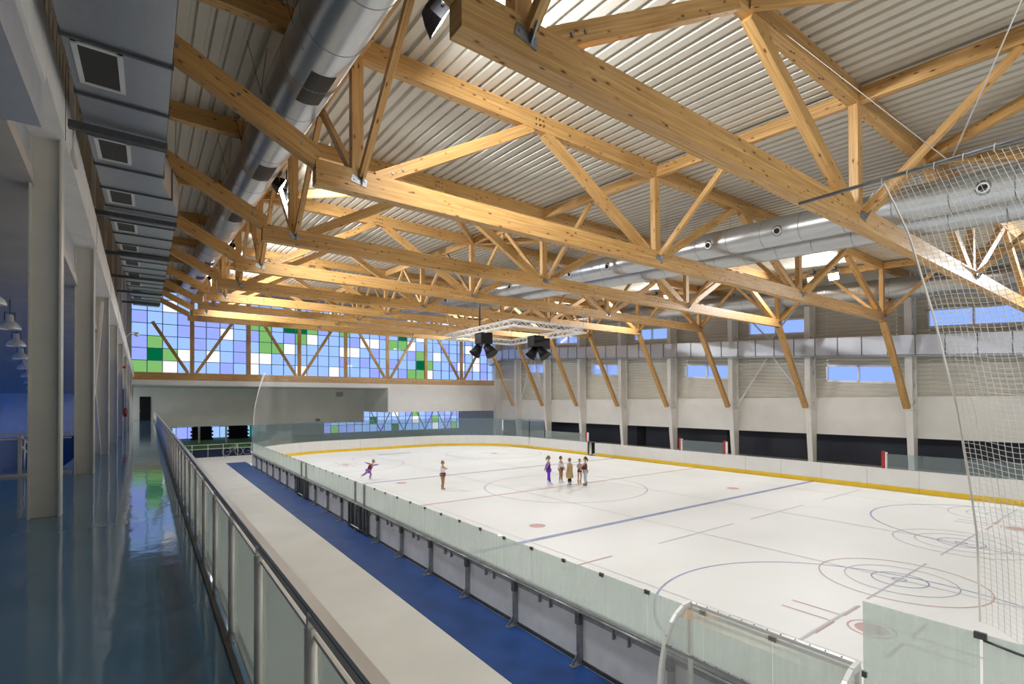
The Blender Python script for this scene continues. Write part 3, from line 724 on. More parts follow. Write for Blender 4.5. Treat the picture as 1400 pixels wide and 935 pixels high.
# ------------------------------------------------------------------ end wall and coloured glazing
YE = 58.6
def glazing(name, cols, rows, y, zrow, colour, cell=None, extra=None):
    fr = MB()
    for x in cols: fr.box(x-.035, x+.035, y-.06, y+.06, zrow[0], zrow[-1])
    for z in zrow: fr.box(cols[0], cols[-1], y-.05, y+.05, z-.03, z+.03)
    o = struct(fr.build(name, M['mullion']))
    g = MB(); mats = [M['p_light'], M['p_peri'], M['p_white'], M['p_green'], M['p_dark']]
    for i, (a, b) in enumerate(zip(cols, cols[1:])):
        for j, (c, d) in enumerate(zip(zrow, zrow[1:])):
            g.face([(a, y, c), (b, y, c), (b, y, d), (a, y, d)], None, colour(i, j))
    g.build('coloured_panes', mats, o); return o
def end_wall():
    cols = [-1.3+1.205*i for i in range(34)] + [39.4]
    zrow = [7.75+1.18*i for i in range(9)]
    # rows upwards per column: L light, P periwinkle, W white, G green, D dark green
    PAT = ['GPPLPL', 'GDGLLL', 'WGLLLW', 'LWLPPL', 'LLPPPL', 'LWLPPL', 'PLLWPL', 'LPPLLL', 'WWLPGL', 'LWGGGL', 'LLGLLL', 'LLWPDL', 'WLLGDL', 'LLLWGL', 'LLLLPL', 'WLLLLL',
           'LPWLGL', 'LLWPLL', 'LPLWLL', 'PLPWLL', 'LLLLPL', 'LPLGLL', 'PLLGDL', 'GLPWLL', 'GDGLWL', 'WGLLLL', 'LLWLLL', 'LLLPLL', 'LPLLLL', 'LWPLLL', 'PLLWPL', 'LWWLLL', 'PPLPLL', 'LLLLLL']
    code = {'L': 0, 'P': 1, 'W': 2, 'G': 3, 'D': 4}
    def colour(i, j):
        p = PAT[i % len(PAT)]
        return code[p[j]] if j < len(p) else [0, 1, 0, 2][(i*3+j) % 4]
    glazing('window_9', cols, None, YE+.35, zrow, colour)
    # timber end frame standing before the glazing
    r = empty('gable_truss', 'timber truss frame with V-shaped members standing before the coloured end window', 'timber frame', None, (19, YE, 7))
    part(MB().beam((-1.25, YE, 7.42), (39.35, YE, 7.42), .3, .72), 'bottom_chord', M['wood'], r)
    b = 7.78
    for i, x in enumerate((3.5, 8.5, 13.5, 18.6, 23.7, 28.85, 34.1)):
        part(MB().beam((x, YE, b), (x, YE, ZP(YE, 6.9)), .22, .36, (1, 0, 0)), 'post', M['wood'], r)
        if i % 2 == 0:
            part(MB().beam((x-.35, YE, b), (x-3.7 if i else x-3.2, YE, b+5.6 if i else 12.6), .2, .28), 'diagonal', M['wood'], r)
            part(MB().beam((x+.35, YE, b), (x+3.7, YE, b+5.6), .2, .28), 'diagonal', M['wood'], r)
    part(MB().beam((-1.25, YE, ZP(YE, 7.1)), (39.35, YE, ZP(YE, 7.1)), .24, .45), 'top_chord', M['wood'], r)
    # plaster walls below
    struct(MB().box(-1.3, 39.9, YE-.12, YE+.3, 6.56, 7.06).build('wall_back', M['plaster']))
    struct(MB().box(23.7, 39.9, YE-.1, YE+.3, 3.58, 6.56).build('wall_back', M['plaster']))
    struct(MB().box(33.8, 39.6, YE+.05, YE+.25, 0, 3.58).build('wall_back', plain('slate_blue_panel', (.05, .11, .24), .3)))
    struct(MB().box(39.3, 40.4, YE-.5, YE+.4, 0, 15.5).build('wall_back', M['plaster']))
    m = MB(); m.box(-3.5, 2.2, 67.4, 67.7, 0, 6.6); m.box(2.2, 23.7, 67.4, 67.7, 2.15, 6.6)
    struct(m.build('wall_back', M['plaster']))
    struct(MB().box(23.7, 24.0, YE+.3, 67.7, 3.58, 6.6).build('wall_back', M['plaster']))
    struct(MB().box(-3.5, 24, YE+.3, 67.7, 6.5, 6.7).build('ceiling', M['plaster']))
    struct(MB().box(-14, 48, 67.7, 80.3, 3.9, 4.1).build('ceiling', M['plaster']))
    struct(MB().box(24, 48, YE+.3, 67.7, 3.58, 3.75).build('ceiling', M['plaster']))
    struct(MB().box(23.0, 23.2, 65.5, 65.7, 2.15, 6.5).build('trim_1', M['white']))
    d = MB().box(-.75, .22, 67.3, 67.42, G, 5.55).build('door_1', M['black']); struct(d)
    MB().box(-.70, -.66, 67.26, 67.3, G+.9, G+1.1).build('door_handle', M['steel'], d)
    # low glazing far behind
    struct(MB().box(12.7, 21.9, 79.4, 80.2, 0, 4).build('wall_back', M['plaster']))
    struct(MB().box(46.5, 48, 79.4, 80.2, 0, 4).build('wall_back', M['navy']))
    cols = [-2+1.25*i for i in range(40)]
    def c2(i, j):
        return [1, 0, 3, 0, 0, 0, 4, 0, 1, 0, 1, 0, 2][(i*5+j*3+i//3) % 13] if i < 40 else 0
    glazing('window_10', cols[:13], None, 79.9, [0.05, 1.6, 2.5, 3.9], c2)
    glazing('window_12', cols[19:], None, 79.9, [0.05, 1.25, 2.45, 3.9], lambda i, j: c2(i+19, j))
    r = empty('bracing', 'thin dark steel V bracing in front of the low coloured window at the far end', 'brace', None, (36, 79.5, 0))
    b = MB()
    for x in (31, 35, 39, 43):
        b.beam((x, 79.6, .05), (x-1.9, 79.6, 3.8), .1, .12); b.beam((x, 79.6, .05), (x+1.9, 79.6, 3.8), .1, .12)
    part(b, 'bracing_bars', M['mullion'], r)
    # things in the low room
    for i, (x, nm) in enumerate(((5.7, 'left'), (9.9, 'right'))):
        r = empty('stack', f'near black stack of folded mats before the low coloured window, {nm} of the two', 'stack', 'dark stacks in the far room', (x, 77, .05))
        for j in range(8):
            w = 1.25-(.16 if j % 2 else 0)-(.12 if j > 5 else 0)
            part(MB().box(x-w, x+w, 76.5, 77.6, .05+j*.235, .05+j*.235+.2), 'folded_mat', M['bush'], r)
            part(MB().box(x-w+.2, x+w-.2, 76.6, 77.5, .25+j*.235, .29+j*.235), 'gap_filler', M['bush'], r)
    for x, y, nm in ((7.5, 68.2, 'between the two dark stacks'), (4.9, 70, 'farther back, by the left dark stack')):
        tag(MB().tube([(x, y, .05), (x, y, 3.9)], .11, 10).build('slim_column', M['column']), f'slim pale round column in the far room {nm}', 'column', 'slim columns in the far room')
    r = empty('floor_railing', 'low steel railing at the end of the cream floor before the dark blue floor', 'railing', None, (3, 50.1, FL))
    for x in (.6, 1.9, 3.0, 4.15, 5.3, 6.4, 7.5): part(MB().tube([(x, 50.1, FL), (x, 50.1, FL+1.08)], .025, 8), 'post', M['rail'], r)
    for z in (FL+1.08, FL+.72): part(MB().tube([(.5, 50.1, z), (9, 50.1, z)], .024, 8), 'rail', M['rail'], r)
    for i, (x, nm) in enumerate(((6.3, 'left'), (8.0, 'right'))):
        r = empty('bicycle', f'pale bicycle parked behind the far floor railing, {nm} of the two', 'bicycle', 'bicycles behind the far railing', (x, 52.5, .02))
        for q in (-.5, .5):
            part(MB().tube([(x+q+.33*math.cos(a), 52.5, .36+.33*math.sin(a)) for a in [k*PI/8 for k in range(17)]], .02, 5), 'wheel', M['rail'], r)
        f = MB()
        for a, b_ in (((-.5, .36), (-.1, .36)), ((-.1, .36), (-.25, .85)), ((-.25, .8), (.35, .85)), ((-.1, .36), (.35, .8)), ((.5, .36), (.33, .95)), ((.33, .95), (.2, 1.0))):
            f.tube([(x+a[0], 52.5, a[1]), (x+b_[0], 52.5, b_[1])], .022, 6)
        part(f, 'frame', M['rail'], r); part(MB().box(x-.36, x-.14, 52.44, 52.56, .86, .9), 'saddle', M['black'], r)
    # wall loudspeaker and a small sign box on the grey wall
    tag(MB().box(20.1, 20.9, 66.9, 67.38, 6.2-.6, 6.2).build('wall_speaker', M['darksteel']), 'small dark loudspeaker high on the grey recessed end wall', 'loudspeaker')
    tag(MB().box(17.5, 18.0, 67.2, 67.38, 2.4, 2.75).build('wall_box', M['darksteel']), 'small dark box low on the grey recessed end wall', 'box')
end_wall()

# ------------------------------------------------------------------ gallery (left)
def FZ(y): return 9.02-.0385*(y-10.0)
def gallery():
    struct(MB().box(-1.95, .58, -12, 67.4, G-.35, G).build('floor', M['epoxy']))
    struct(MB().box(-9, -1.95, -12, 17.2, G-.35, G).build('floor', M['epoxy']))
    # ceiling board
    m = MB(); cz = lambda y: 8.36-.0765*(y-8.8)
    m.sbox(-9, -1.45, 8.8, 47, lambda y: cz(y), lambda y: cz(y)+.2); struct(m.build('ceiling', M['ceil']))
    struct(MB().box(-9, -1.12, -12, 8.75, 8.36, 9.2).build('ceiling', M['soffit']))
    struct(MB().sbox(-1.56, -1.5, 8.75, 58.6, lambda y: cz(min(y, 47)) , lambda y: FZ(y)+.7).build('wall_left', M['soffit']))
    # beam over the columns
    r = empty('fascia_beam', 'long white steel beam resting on the gallery columns', 'beam', None, (-1.25, 30, 8.5))
    part(MB().sbox(-1.5, -1.08, 8.76, 58.5, FZ, lambda y: FZ(y)+.78), 'beam_body', M['white'], r)
    part(MB().box(-1.5, -1.08, -12, 8.75, 8.95, 9.85), 'beam_front_piece', M['white'], r)
    sm = MB()
    for k in range(0, 9): sm.sbox(-1.08, -1.074, 10.6+6*k, 10.62+6*k, FZ, lambda y: FZ(y)+.78)
    part(sm, 'joint_line', M['darksteel'], r)
    # wall above the beam, up to the deck, of upright boards and posts
    m = MB(); y = -12.0
    while y < 58.5:
        y1 = min(y+.5, 58.6)
        m.face([(-1.62, y, FZ(y)+.6), (-1.62, y1-.1, FZ(y1)+.6), (-1.62, y1-.1, ZP(y1, 7.36)), (-1.62, y, ZP(y, 7.36))])
        m.face([(-1.62, y1-.1, FZ(y1)+.6), (-1.68, y1, FZ(y1)+.6), (-1.68, y1, ZP(y1, 7.36)), (-1.62, y1-.1, ZP(y1, 7.36))])
        y = y1
    struct(m.build('wall_left', plain('tan_corrugated_lining', (.30, .25, .19), .6)))
    struct(MB().sbox(-1.86, -1.72, -12, 59.2, lambda y: FZ(y)-.3, lambda y: ZP(y, 7.5)).build('wall_left', M['soffit']))  # unseen backing added behind the lining to keep sky light out
    struct(MB().box(-1.9, -1.27, 58.3, 59.1, 6.5, 16.2).build('wall_end_filler', M['soffit']))  # filler added at the wall end to stop sky light leaking in
    struct(MB().sbox(-1.66, -1.5, 8.8, 58.6, FZ, lambda y: FZ(y)+.7).build('trim_2', M['white']))
    struct(MB().box(-9.3, -9.0, -12, 17.2, G, 9).build('wall_left', M['plaster']))
    struct(MB().box(-9.3, 42, -12.3, -12, 0, 13).build('wall_front', M['plaster']))
    struct(MB().box(-8.2, -1.9, 46, 46.3, 2.6, 5.7).build('wall_back', plain('blue_lit_white_wall', (.62, .66, .74), .7)))  # white wall, the blue light on it is put into the colour
    struct(MB().box(-9, -1.95, 49, 49.2, 0, 2.9).build('wall_back', M['bluefloor']))
    struct(MB().box(-8.2, -1.97, 17.25, 49, FL, FL+.03).build('floor', M['bluefloor']))
    struct(MB().box(-2.0, -1.9, 17.2, 67, FL, G-.02).build('wall_left', M['navy']))
    struct(MB().box(-9, .58, 16.9, 17.2, FL, G-.35).build('wall_left', M['plaster']))
    struct(MB().box(.42, .56, -12, 67, FL, G-.35).build('wall_left', M['plaster']))
    # glazed side wall of the stair void
    fr = MB(); y = 17.3
    while y < 46.5: fr.box(-7.95, -7.85, y-.06, y+.06, FL, 6.8); y += 2.05
    for z in (1.6, 2.9, 4.3): fr.box(-7.94, -7.88, 17.3, 46.3, z-.04, z+.04)
    o = struct(fr.build('window_11', M['mullion']))
    MB().box(-7.91, -7.89, 17.3, 46.3, FL, 6.9).build('tinted_pane', M['cyan'], o)
    # columns
    for k in range(0, 9):
        Y = 10.75+6*k
        r = empty('steel_column', ['cream steel column of the gallery nearest the camera, its foot on the blue floor', 'second cream steel column of the gallery, narrower and farther back', 'third cream steel column of the gallery, beside the crossed braces'][k] if k < 3 else f'{nth(k)} cream steel column of the gallery row, counting from the camera', 'column', 'steel columns along the gallery', (-1.3, Y, G))
        tz = FZ(Y)+.02
        part(MB().box(-1.145, -1.12, Y-.15, Y+.15, G, tz), 'flange', M['colgrey'], r)
        part(MB().box(-1.50, -1.475, Y-.15, Y+.15, G, tz), 'flange', M['colgrey'], r)
        part(MB().box(-1.475, -1.145, Y-.03, Y+.03, G, tz), 'web', M['colgrey'], r)
        part(MB().box(-1.62, -1.52, Y-.12, Y+.12, FZ(Y)+.78, ZP(Y, 7.3)), 'upper_post', M['colgrey'], r)
    r = empty('cross_brace', 'thin white steel X brace between the second and third gallery columns', 'brace', None, (-1.3, 19.7, G))
    ya, yb = 16.95, 22.55
    part(MB().beam((-1.3, ya, G), (-1.3, yb, FZ(yb)-.2), .08, .08), 'brace_rod', M['white'], r)
    part(MB().beam((-1.36, yb, G), (-1.36, ya, FZ(ya)-.2), .08, .08), 'brace_rod', M['white'], r)
    # railing
    r = empty('guard_railing', 'long glass guard railing with a flat metal handrail along the gallery edge', 'railing', None, (.5, 20, G))
    part(MB().box(.489, .532, -2, 67.2, G+.995, G+1.015), 'handrail', M['rail'], r)
    part(MB().box(.491, .530, -2, 67.2, G+.985, G+.995), 'handrail_lip', M['darksteel'], r)
    part(MB().tube([(.505, -2, G+.95), (.505, 67.2, G+.95)], .010, 8), 'upper_rail', M['rail'], r)
    part(MB().box(.512, .524, -2, 67.2, G+.875, G+.89), 'glass_channel', M['rail'], r)
    part(MB().box(.51, .53, -2, 67.2, G+.07, G+.09), 'lower_rail', M['rail'], r)
    y = 2.02-3.36
    while y < 66:
        part(MB().tube([(.505, y, G), (.505, y, G+.915)], .023, 10).box(.492, .518, y-.012, y+.012, G+.9, G+.985), 'post', M['rail'], r)
        part(MB().box(.516, .524, y+.06, y+1.06, G+.09, G+.875), 'glass_panel', M['glass'], r)
        part(MB().box(.514, .526, y+.04, y+.08, G+.09, G+.875), 'glass_stile', M['rail'], r)
        y += 1.12
    struct(MB().box(.455, .49, -12, 67.2, G, G+.03).build('trim_3', plain('dark_brown_floor_edge', (.10, .085, .07), .7)))  # plain dark brown strip along the railing foot
    # railing at the stair void
    r = empty('stair_railing', 'metal railing at the edge of the stair opening on the blue gallery floor', 'railing', None, (-3, 17.1, G))
    for x in (-8.6, -7.2, -5.8, -4.4, -2.55, -1.85): part(MB().box(x-.035, x+.035, 17.07, 17.13, G, G+1.05), 'post', M['rail'], r)
    for z in (1.05, .92): part(MB().box(-8.9, -1.6, 17.06, 17.14, G+z-.02, G+z+.02), 'rail', M['rail'], r)
    part(MB().box(-8.9, -1.6, 17.06, 17.2, G, G+.06), 'kerb', M['rail'], r)
    r = empty('stair_handrail', 'slanting cyan-lit handrail of the stair going down behind the gallery columns', 'handrail', None, (-2.6, 22, G))
    for z in (.95, .7): part(MB().tube([(-2.6, 17.6, G+z), (-2.6, 27, G+z-2.6)], .025, 8), 'rail', M['rail'], r)
    y = 18.
    while y < 27: part(MB().tube([(-2.6, y, G-(y-17.6)*.277), (-2.6, y, G+.95-(y-17.6)*.277)], .018, 6), 'baluster', M['rail'], r); y += .9
    # pendant lamps
    for i in range(8):
        d = 11.2+2.25*i; 
        xy = [(-2.78, 15.6), (-3.0, 18.7), (-3.35, 21.8), (-3.7, 24.9), (-4.05, 28.0), (-4.4, 31.1), (-4.75, 34.2), (-5.1, 37.3)][i]
        ceilz = cz(xy[1]); z = ceilz-.85+.045*i
        r = empty('pendant_lamp', f'aluminium bell pendant lamp under the gallery ceiling, {nth(i)} of the row', 'lamp', 'bell lamps under the gallery ceiling', (xy[0], xy[1], z))
        pr = [(.24, 0), (.235, .05), (.20, .12), (.13, .19), (.09, .22), (.08, .36), (.05, .40)]
        part(MB().tube([(xy[0], xy[1], z+h) for _, h in pr], 0, 16, cap=False, rs=[q for q, _ in pr]), 'bell_shade', M['alu'], r)
        part(MB().tube([(xy[0], xy[1], z+.38), (xy[0], xy[1], ceilz)], .012, 6), 'stem', M['darksteel'], r)
        part(MB().tube([(xy[0]-.1, xy[1], z+.25), (xy[0]-.1, xy[1], z+.45), (xy[0]+.1, xy[1], z+.45), (xy[0]+.1, xy[1], z+.25)], .012, 6), 'bracket', M['darksteel'], r)
        part(MB().ball((xy[0], xy[1], z+.08), .07), 'bulb', M['whitecloth'], r)
    # fire extinguisher, alarm, camera
    r = empty('fire_extinguisher', 'red fire extinguisher hanging on a far gallery column', 'fire extinguisher', None, (-1.02, 34.1, G+1))
    part(MB().tube([(-1.0, 34.1, 4.1), (-1.0, 34.1, 4.5)], .08, 12), 'cylinder', M['red'], r)
    part(MB().tube([(-1.0, 34.1, 4.5), (-1.0, 34.1, 4.6)], .025, 8), 'valve', M['black'], r)
    part(MB().tube([(-1.0, 34.0, 4.58), (-.92, 34.0, 4.5), (-.93, 34.0, 4.2)], .012, 6), 'hose', M['black'], r)
    part(MB().box(-1.12, -1.06, 34.05, 34.15, 4.2, 5.6), 'hanging_rail', M['darksteel'], r)
    tag(MB().ball((-1.0, 33, 6.7), .09, (1, 1, .8)).build('alarm_bell', M['red']), 'small dark red alarm dome high on a far gallery column', 'alarm')
    r = empty('security_camera', 'white security camera on an arm above the far end of the gallery', 'camera', None, (-.9, 47.5, 10))
    part(MB().tube([(-1.5, 47.5, 9.2), (-1.4, 47.5, 9.75), (-1.1, 47.5, 10.15), (-.75, 47.5, 10.2)], .035, 8), 'arm', M['white'], r)
    part(MB().ball((-.7, 47.5, 10.05), .17), 'dome', M['alu'], r)
    # small junction box on the first beam
    r = empty('junction_box', 'small beige junction box with conduit on the white gallery beam above the nearest column', 'junction box', None, (-1.05, 11.5, 9.2))
    part(MB().box(-1.08, -1.03, 11.25, 11.75, 8.98, 9.12), 'box_body', M['colgrey'], r)
    part(MB().tube([(-1.05, 11.3, 9.1), (-1.05, 11.3, 9.5)], .012, 6), 'conduit', M['colgrey'], r)
gallery()

# ------------------------------------------------------------------ ducts over the gallery
def left_ducts():
    r = empty('flat_duct', 'wide rectangular zinc duct hanging over the gallery edge at the upper left', 'air duct', None, (0, 10, 9.5))
    b = lambda y: ZP(y, 4.0); t = lambda y: ZP(y, 4.75)
    part(MB().sbox(-.88, .25, -4, 13.6, b, t), 'duct_body', M['duct2'], r)
    m = MB()
    a = [Vector((-.88, 13.6, b(13.6))), Vector((.25, 13.6, b(13.6))), Vector((.25, 13.6, t(13.6))), Vector((-.88, 13.6, t(13.6)))]
    c = [Vector((-.88, 15.7, b(15.7))), Vector((.62, 15.7, b(15.7))), Vector((.62, 15.7, t(15.7))), Vector((-.88, 15.7, t(15.7)))]
    m.hexa(a, c, 2, 1, 1, 0, (0, 0)); part(m, 'widening_piece', M['duct2'], r)
    part(MB().sbox(-.88, .62, 15.7, 44, b, t), 'duct_body', M['duct2'], r)
    y = -1.8
    while y < 44:
        x1 = .27 if y < 13.7 else (.64 if y > 15.6 else .29+.35*(y-13.6)/2.1)
        part(MB().sbox(-.9, x1, y, y+.05, lambda q: b(q)-.035, lambda q: t(q)), 'seam_flange', M['darksteel'], r); y += 1.65
    y = 8.22-3.3*3; i = 0
    while y < 42:
        fr = MB(); 
        for (xa, xb, ya, yb) in ((-.80, -.28, y, y+.06), (-.80, -.28, y+1.12, y+1.18), (-.80, -.74, y, y+1.18), (-.34, -.28, y, y+1.18)):
            fr.sbox(xa, xb, ya, yb, lambda q: b(q)-.02, lambda q: b(q)+.001)
        g = part(fr, 'grille_frame', M['alu'], r)
        gr = MB().sbox(-.74, -.34, y+.06, y+1.12, lambda q: b(q)-.006, lambda q: b(q)+.001)
        part(gr, 'grille', M['dark'], r)
        y += 3.3; i += 1
    for k in range(-1, 6):
        Y = TY(2)+S*k
        rr = empty('duct_hanger', f'dark steel channel carrying the flat duct, {nth(k+1)} from the camera', 'bracket', 'steel channels under the flat duct', (0, Y, b(Y)))
        x1 = .27 if Y < 14 else .64
        part(MB().beam((-1.4, Y, b(Y)-.1), (x1, Y, b(Y)-.1), .11, .12), 'channel', M['darksteel'], rr)
        part(MB().tube([(x1-.03, Y, b(Y)-.1), (x1-.03, Y, ZP(Y, 7.2))], .008, 4), 'rod', M['steel'], rr)
    # round duct
    def round_duct(X, z, rad, y0, y1, name, label, seam=1.2, seam0=0):
        r = empty(name, label, 'air duct', None, (X, y0, ZP(y0, z)))
        part(MB().tube([(X, y0, ZP(y0, z)), (X, y1, ZP(y1, z))], rad, 40), 'duct_tube', M['duct'], r)
        y = y0+seam0
        while y < y1:
            part(MB().tube([(X, y, ZP(y, z)), (X, y+.02, ZP(y+.02, z))], rad+.006, 40, smooth=True), 'seam', M['steel'], r); y += seam
        return r
    X, z, rad = 2.68, 6.22, .6
    r = round_duct(X, z, rad, -4, 57.5, 'round_duct', 'large round zinc duct running under the roof at the upper left', 1.5, 1)
    y = 4.3
    while y < 54:
        g = MB(); ang0, ang1 = math.radians(-108), math.radians(-62); n = 6
        for i in range(n):
            a0 = ang0+(ang1-ang0)*i/n; a1 = ang0+(ang1-ang0)*(i+1)/n; R = rad+.006
            g.face([(X+R*math.cos(a0), y, ZP(y, z)+R*math.sin(a0)), (X+R*math.cos(a1), y, ZP(y, z)+R*math.sin(a1)), (X+R*math.cos(a1), y+1.3, ZP(y+1.3, z)+R*math.sin(a1)), (X+R*math.cos(a0), y+1.3, ZP(y+1.3, z)+R*math.sin(a0))][::-1])
        part(g, 'grille', M['dark'], r)
        y += 5.55
    w = MB(); y = 6.5
    while y < 50:
        w.tube([(X-.62, y, ZP(y, z)), (X-.9, y, ZP(y, 7.3))], .006, 4); w.tube([(X-rad*.7, y, ZP(y, z)-rad*.75), (X-.62, y, ZP(y, z)), (X-.5, y, ZP(y, 7.3))], .006, 4); y += 3
    part(w, 'hanging_wires', M['black'], r)
    for (X, z, rad, nm) in ((18.75, 5.6, .51, 'upper left one of the two parallel round zinc ducts under the middle of the roof'), (20.85, 5.6, .5, 'lower right one of the two parallel round zinc ducts under the middle of the roof')):
        r = round_duct(X, z, rad, -3, 57, 'round_duct', nm, 1.35, .4 if rad > .505 else .9)
        if rad > .505:
            y = 3.4-2.7
            while y < 54:
                a = math.radians(192); d = Vector((math.cos(a), 0, math.sin(a))); c = Vector((X, y, ZP(y, z)))
                nz = part(MB().tube([c+d*(rad-.03), c+d*(rad+.03), c+d*(rad+.035)], .16, 18, rs=[.2, .135, .13]), 'nozzle_collar', M['duct'], r)
                nh = part(MB().tube([c+d*(rad+.036), c+d*(rad+.045)], .10, 18), 'nozzle_opening', M['black'], r); y += 2.74
        w = MB(); y = 2.
        while y < 55: w.tube([(X, y, ZP(y, z)+rad), (X, y, ZP(y, 7.34))], .008, 4); y += 3
        part(w, 'hanging_rods', M['steel'], r)
    round_duct(35.75, 5.9, .61, -3, 57, 'round_duct', 'round zinc duct high in front of the right window wall', 1.5, .3)
left_ducts()

# ------------------------------------------------------------------ hanging light truss with loudspeakers
def rig():
    x0, x1, y0, y1, z = 14.75, 19.55, 20.2, 27.0, 8.75
    r = empty('lighting_truss', 'square white aluminium lattice truss hanging over the centre of the ice', 'lighting truss', None, ((x0+x1)/2, (y0+y1)/2, z))
    cs = [(x0, y0), (x1, y0), (x1, y1), (x0, y1)]
    for i in range(4):
        a, b = Vector((*cs[i], z)), Vector((*cs[(i+1) % 4], z)); d = (b-a).normalized(); n = Vector((-d.y, d.x, 0)); L = (b-a).length
        m = MB(); q = .145
        A = a-d*q; B = b+d*q
        for sn in (-1, 1):
            for sz in (-1, 1): m.tube([A+n*sn*q+Vector((0, 0, sz*q)), B+n*sn*q+Vector((0, 0, sz*q))], .036, 6)
        k = int(L/.42); 
        for j in range(k):
            p0 = a+d*(L*j/k); p1 = a+d*(L*(j+1)/k); sg = 1 if j % 2 else -1
            for sn in (-1, 1): m.tube([p0+n*sn*q+Vector((0, 0, sg*q)), p1+n*sn*q+Vector((0, 0, -sg*q))], .02, 5)
            for sz in (-1, 1): m.tube([p0+n*sg*q+Vector((0, 0, sz*q)), p1-n*sg*q+Vector((0, 0, sz*q))], .02, 5)
        part(m, 'truss_side', M['white'], r)
    m = MB()
    for (x, y) in cs:
        yc = y; m.tube([(x, yc, z+.15), (x, yc, ZP(yc, 3.9))], .012, 5)
    part(m, 'hanging_cable', M['steel'], r)
    part(MB().tube([(15.3, 24.2, z+.1), (15.3, 24.2, ZP(24.2, 6))], .05, 8), 'hoist_pole', M['darksteel'], r)
    def cluster(cx, cy, nm, n):
        rr = empty('speaker_cluster', nm, 'loudspeaker', 'loudspeaker clusters under the hanging truss', (cx, cy, z-.5))
        for i in range(n):
            dx = (i-(n-1)/2)*.55
            part(MB().box(cx-.38+dx*.9, cx+.38+dx*.9, cy-.32+.1*i, cy+.32+.1*i, z-.75-.1*i, z-.12-.1*i), 'speaker_box', M['black'], rr)
        hr = MB(); a = Vector((cx+.05-dx*.6, cy-.2, z-.85)); hr.tube([a, a+Vector((.05, -.18, -.22)), a+Vector((.12, -.38, -.5))], 0, 14, rs=[.2, .26, .36])
        part(hr, 'horn_speaker', M['black'], rr)
        hr = MB(); a = Vector((cx-.1, cy+.25, z-.8)); hr.tube([a, a+Vector((-.1, .15, -.3)), a+Vector((-.18, .3, -.5))], 0, 14, rs=[.2, .26, .34])
        part(hr, 'horn_speaker', M['black'], rr)
        part(MB().tube([(cx, cy, z-.15), (cx, cy, z+.15)], .02, 6), 'hook', M['steel'], rr)
    cluster(15.05, 23.4, 'black loudspeaker cluster under the left side of the hanging truss', 1)
    cluster(18.6, 22.9, 'black loudspeaker cluster under the right side of the hanging truss', 2)
rig()

# ------------------------------------------------------------------ floodlights
def flood(x, y, z, sx, label, power, col=(.965, .99, 1.0)):
    r = empty('floodlight', label, 'floodlight', 'floodlights under the roof', (x, y, z))
    d = Vector((sx*.84, -.08, -.52)).normalized(); c = Vector((x, y, z))
    sd = d.cross(Vector((0, 0, 1))).normalized(); up = sd.cross(d)
    hs = MB()
    rings = []
    for t, w, h in ((-.32, .10, .10), (-.16, .2, .17), (0, .27, .21), (.03, .29, .23)):
        p = c+d*t; rings.append([p-sd*w-up*h, p+sd*w-up*h, p+sd*w+up*h, p-sd*w+up*h])
    for a, b in zip(rings, rings[1:]): 
        for i in range(4): hs.face([a[i], a[(i+1) % 4], b[(i+1) % 4], b[i]])
    hs.face(rings[0][::-1]); part(hs, 'housing', M['black'], r)
    ln = MB(); p = c+d*.025; w, h = .27, .21
    ln.face([p-sd*w-up*h, p+sd*w-up*h, p+sd*w+up*h, p-sd*w+up*h]); part(ln, 'lens', M['lamp'], r)
    yk = MB(); a = c-d*.1
    yk.beam(a+sd*.31, a+sd*.31+Vector((0, 0, .35)), .03, .05); yk.beam(a-sd*.31, a-sd*.31+Vector((0, 0, .35)), .03, .05); yk.beam(a+sd*.31+Vector((0, 0, .35)), a-sd*.31+Vector((0, 0, .35)), .03, .05)
    zt = ZP(y, 7.35); yk.tube([a+Vector((0, 0, .35)), Vector((a.x, a.y, zt))], .03, 8)
    yk.box(a.x-.22, a.x+.1, a.y-.12, a.y+.12, z+.42, z+.62)
    part(yk, 'yoke', M['darksteel'], r)
    L = bpy.data.lights.new('flood_lamp', 'AREA'); L.shape = 'RECTANGLE'; L.size = .5; L.size_y = .4; L.energy = power*(1 if y < 28 else 1.45 if y < 40 else 1.8); L.color = col
    lo = bpy.data.objects.new('flood_lamp', L); C.objects.link(lo)
    lo.location = c+d*.06; lo.rotation_euler = d.to_track_quat('-Z', 'Y').to_euler()
    rot_parent(lo, r)
PW = 445
i = 0
for yc in (-4.0, 8.0, 20.0, 32.0, 44.0):
    for q, dx in ((0, 0), (-.9, -.45)):
        nm = 'lit floodlight hanging beside the large left duct, %s of the row' % nth(i)
        flood(4.25+dx, yc+q, ZP(yc, 6.35), 1, nm, PW); i += 1
i = 0
for yc in (2.0, 13.8, 25.9, 38., 50.):
    for q in (-.6, .6):
        if yc > 20 and q < 0 and yc < 30: pass
        flood(33.9, yc+q, ZP(yc, 7.0)-.35, -1, 'lit floodlight high near the right window wall, %s of the row' % nth(i), PW); i += 1

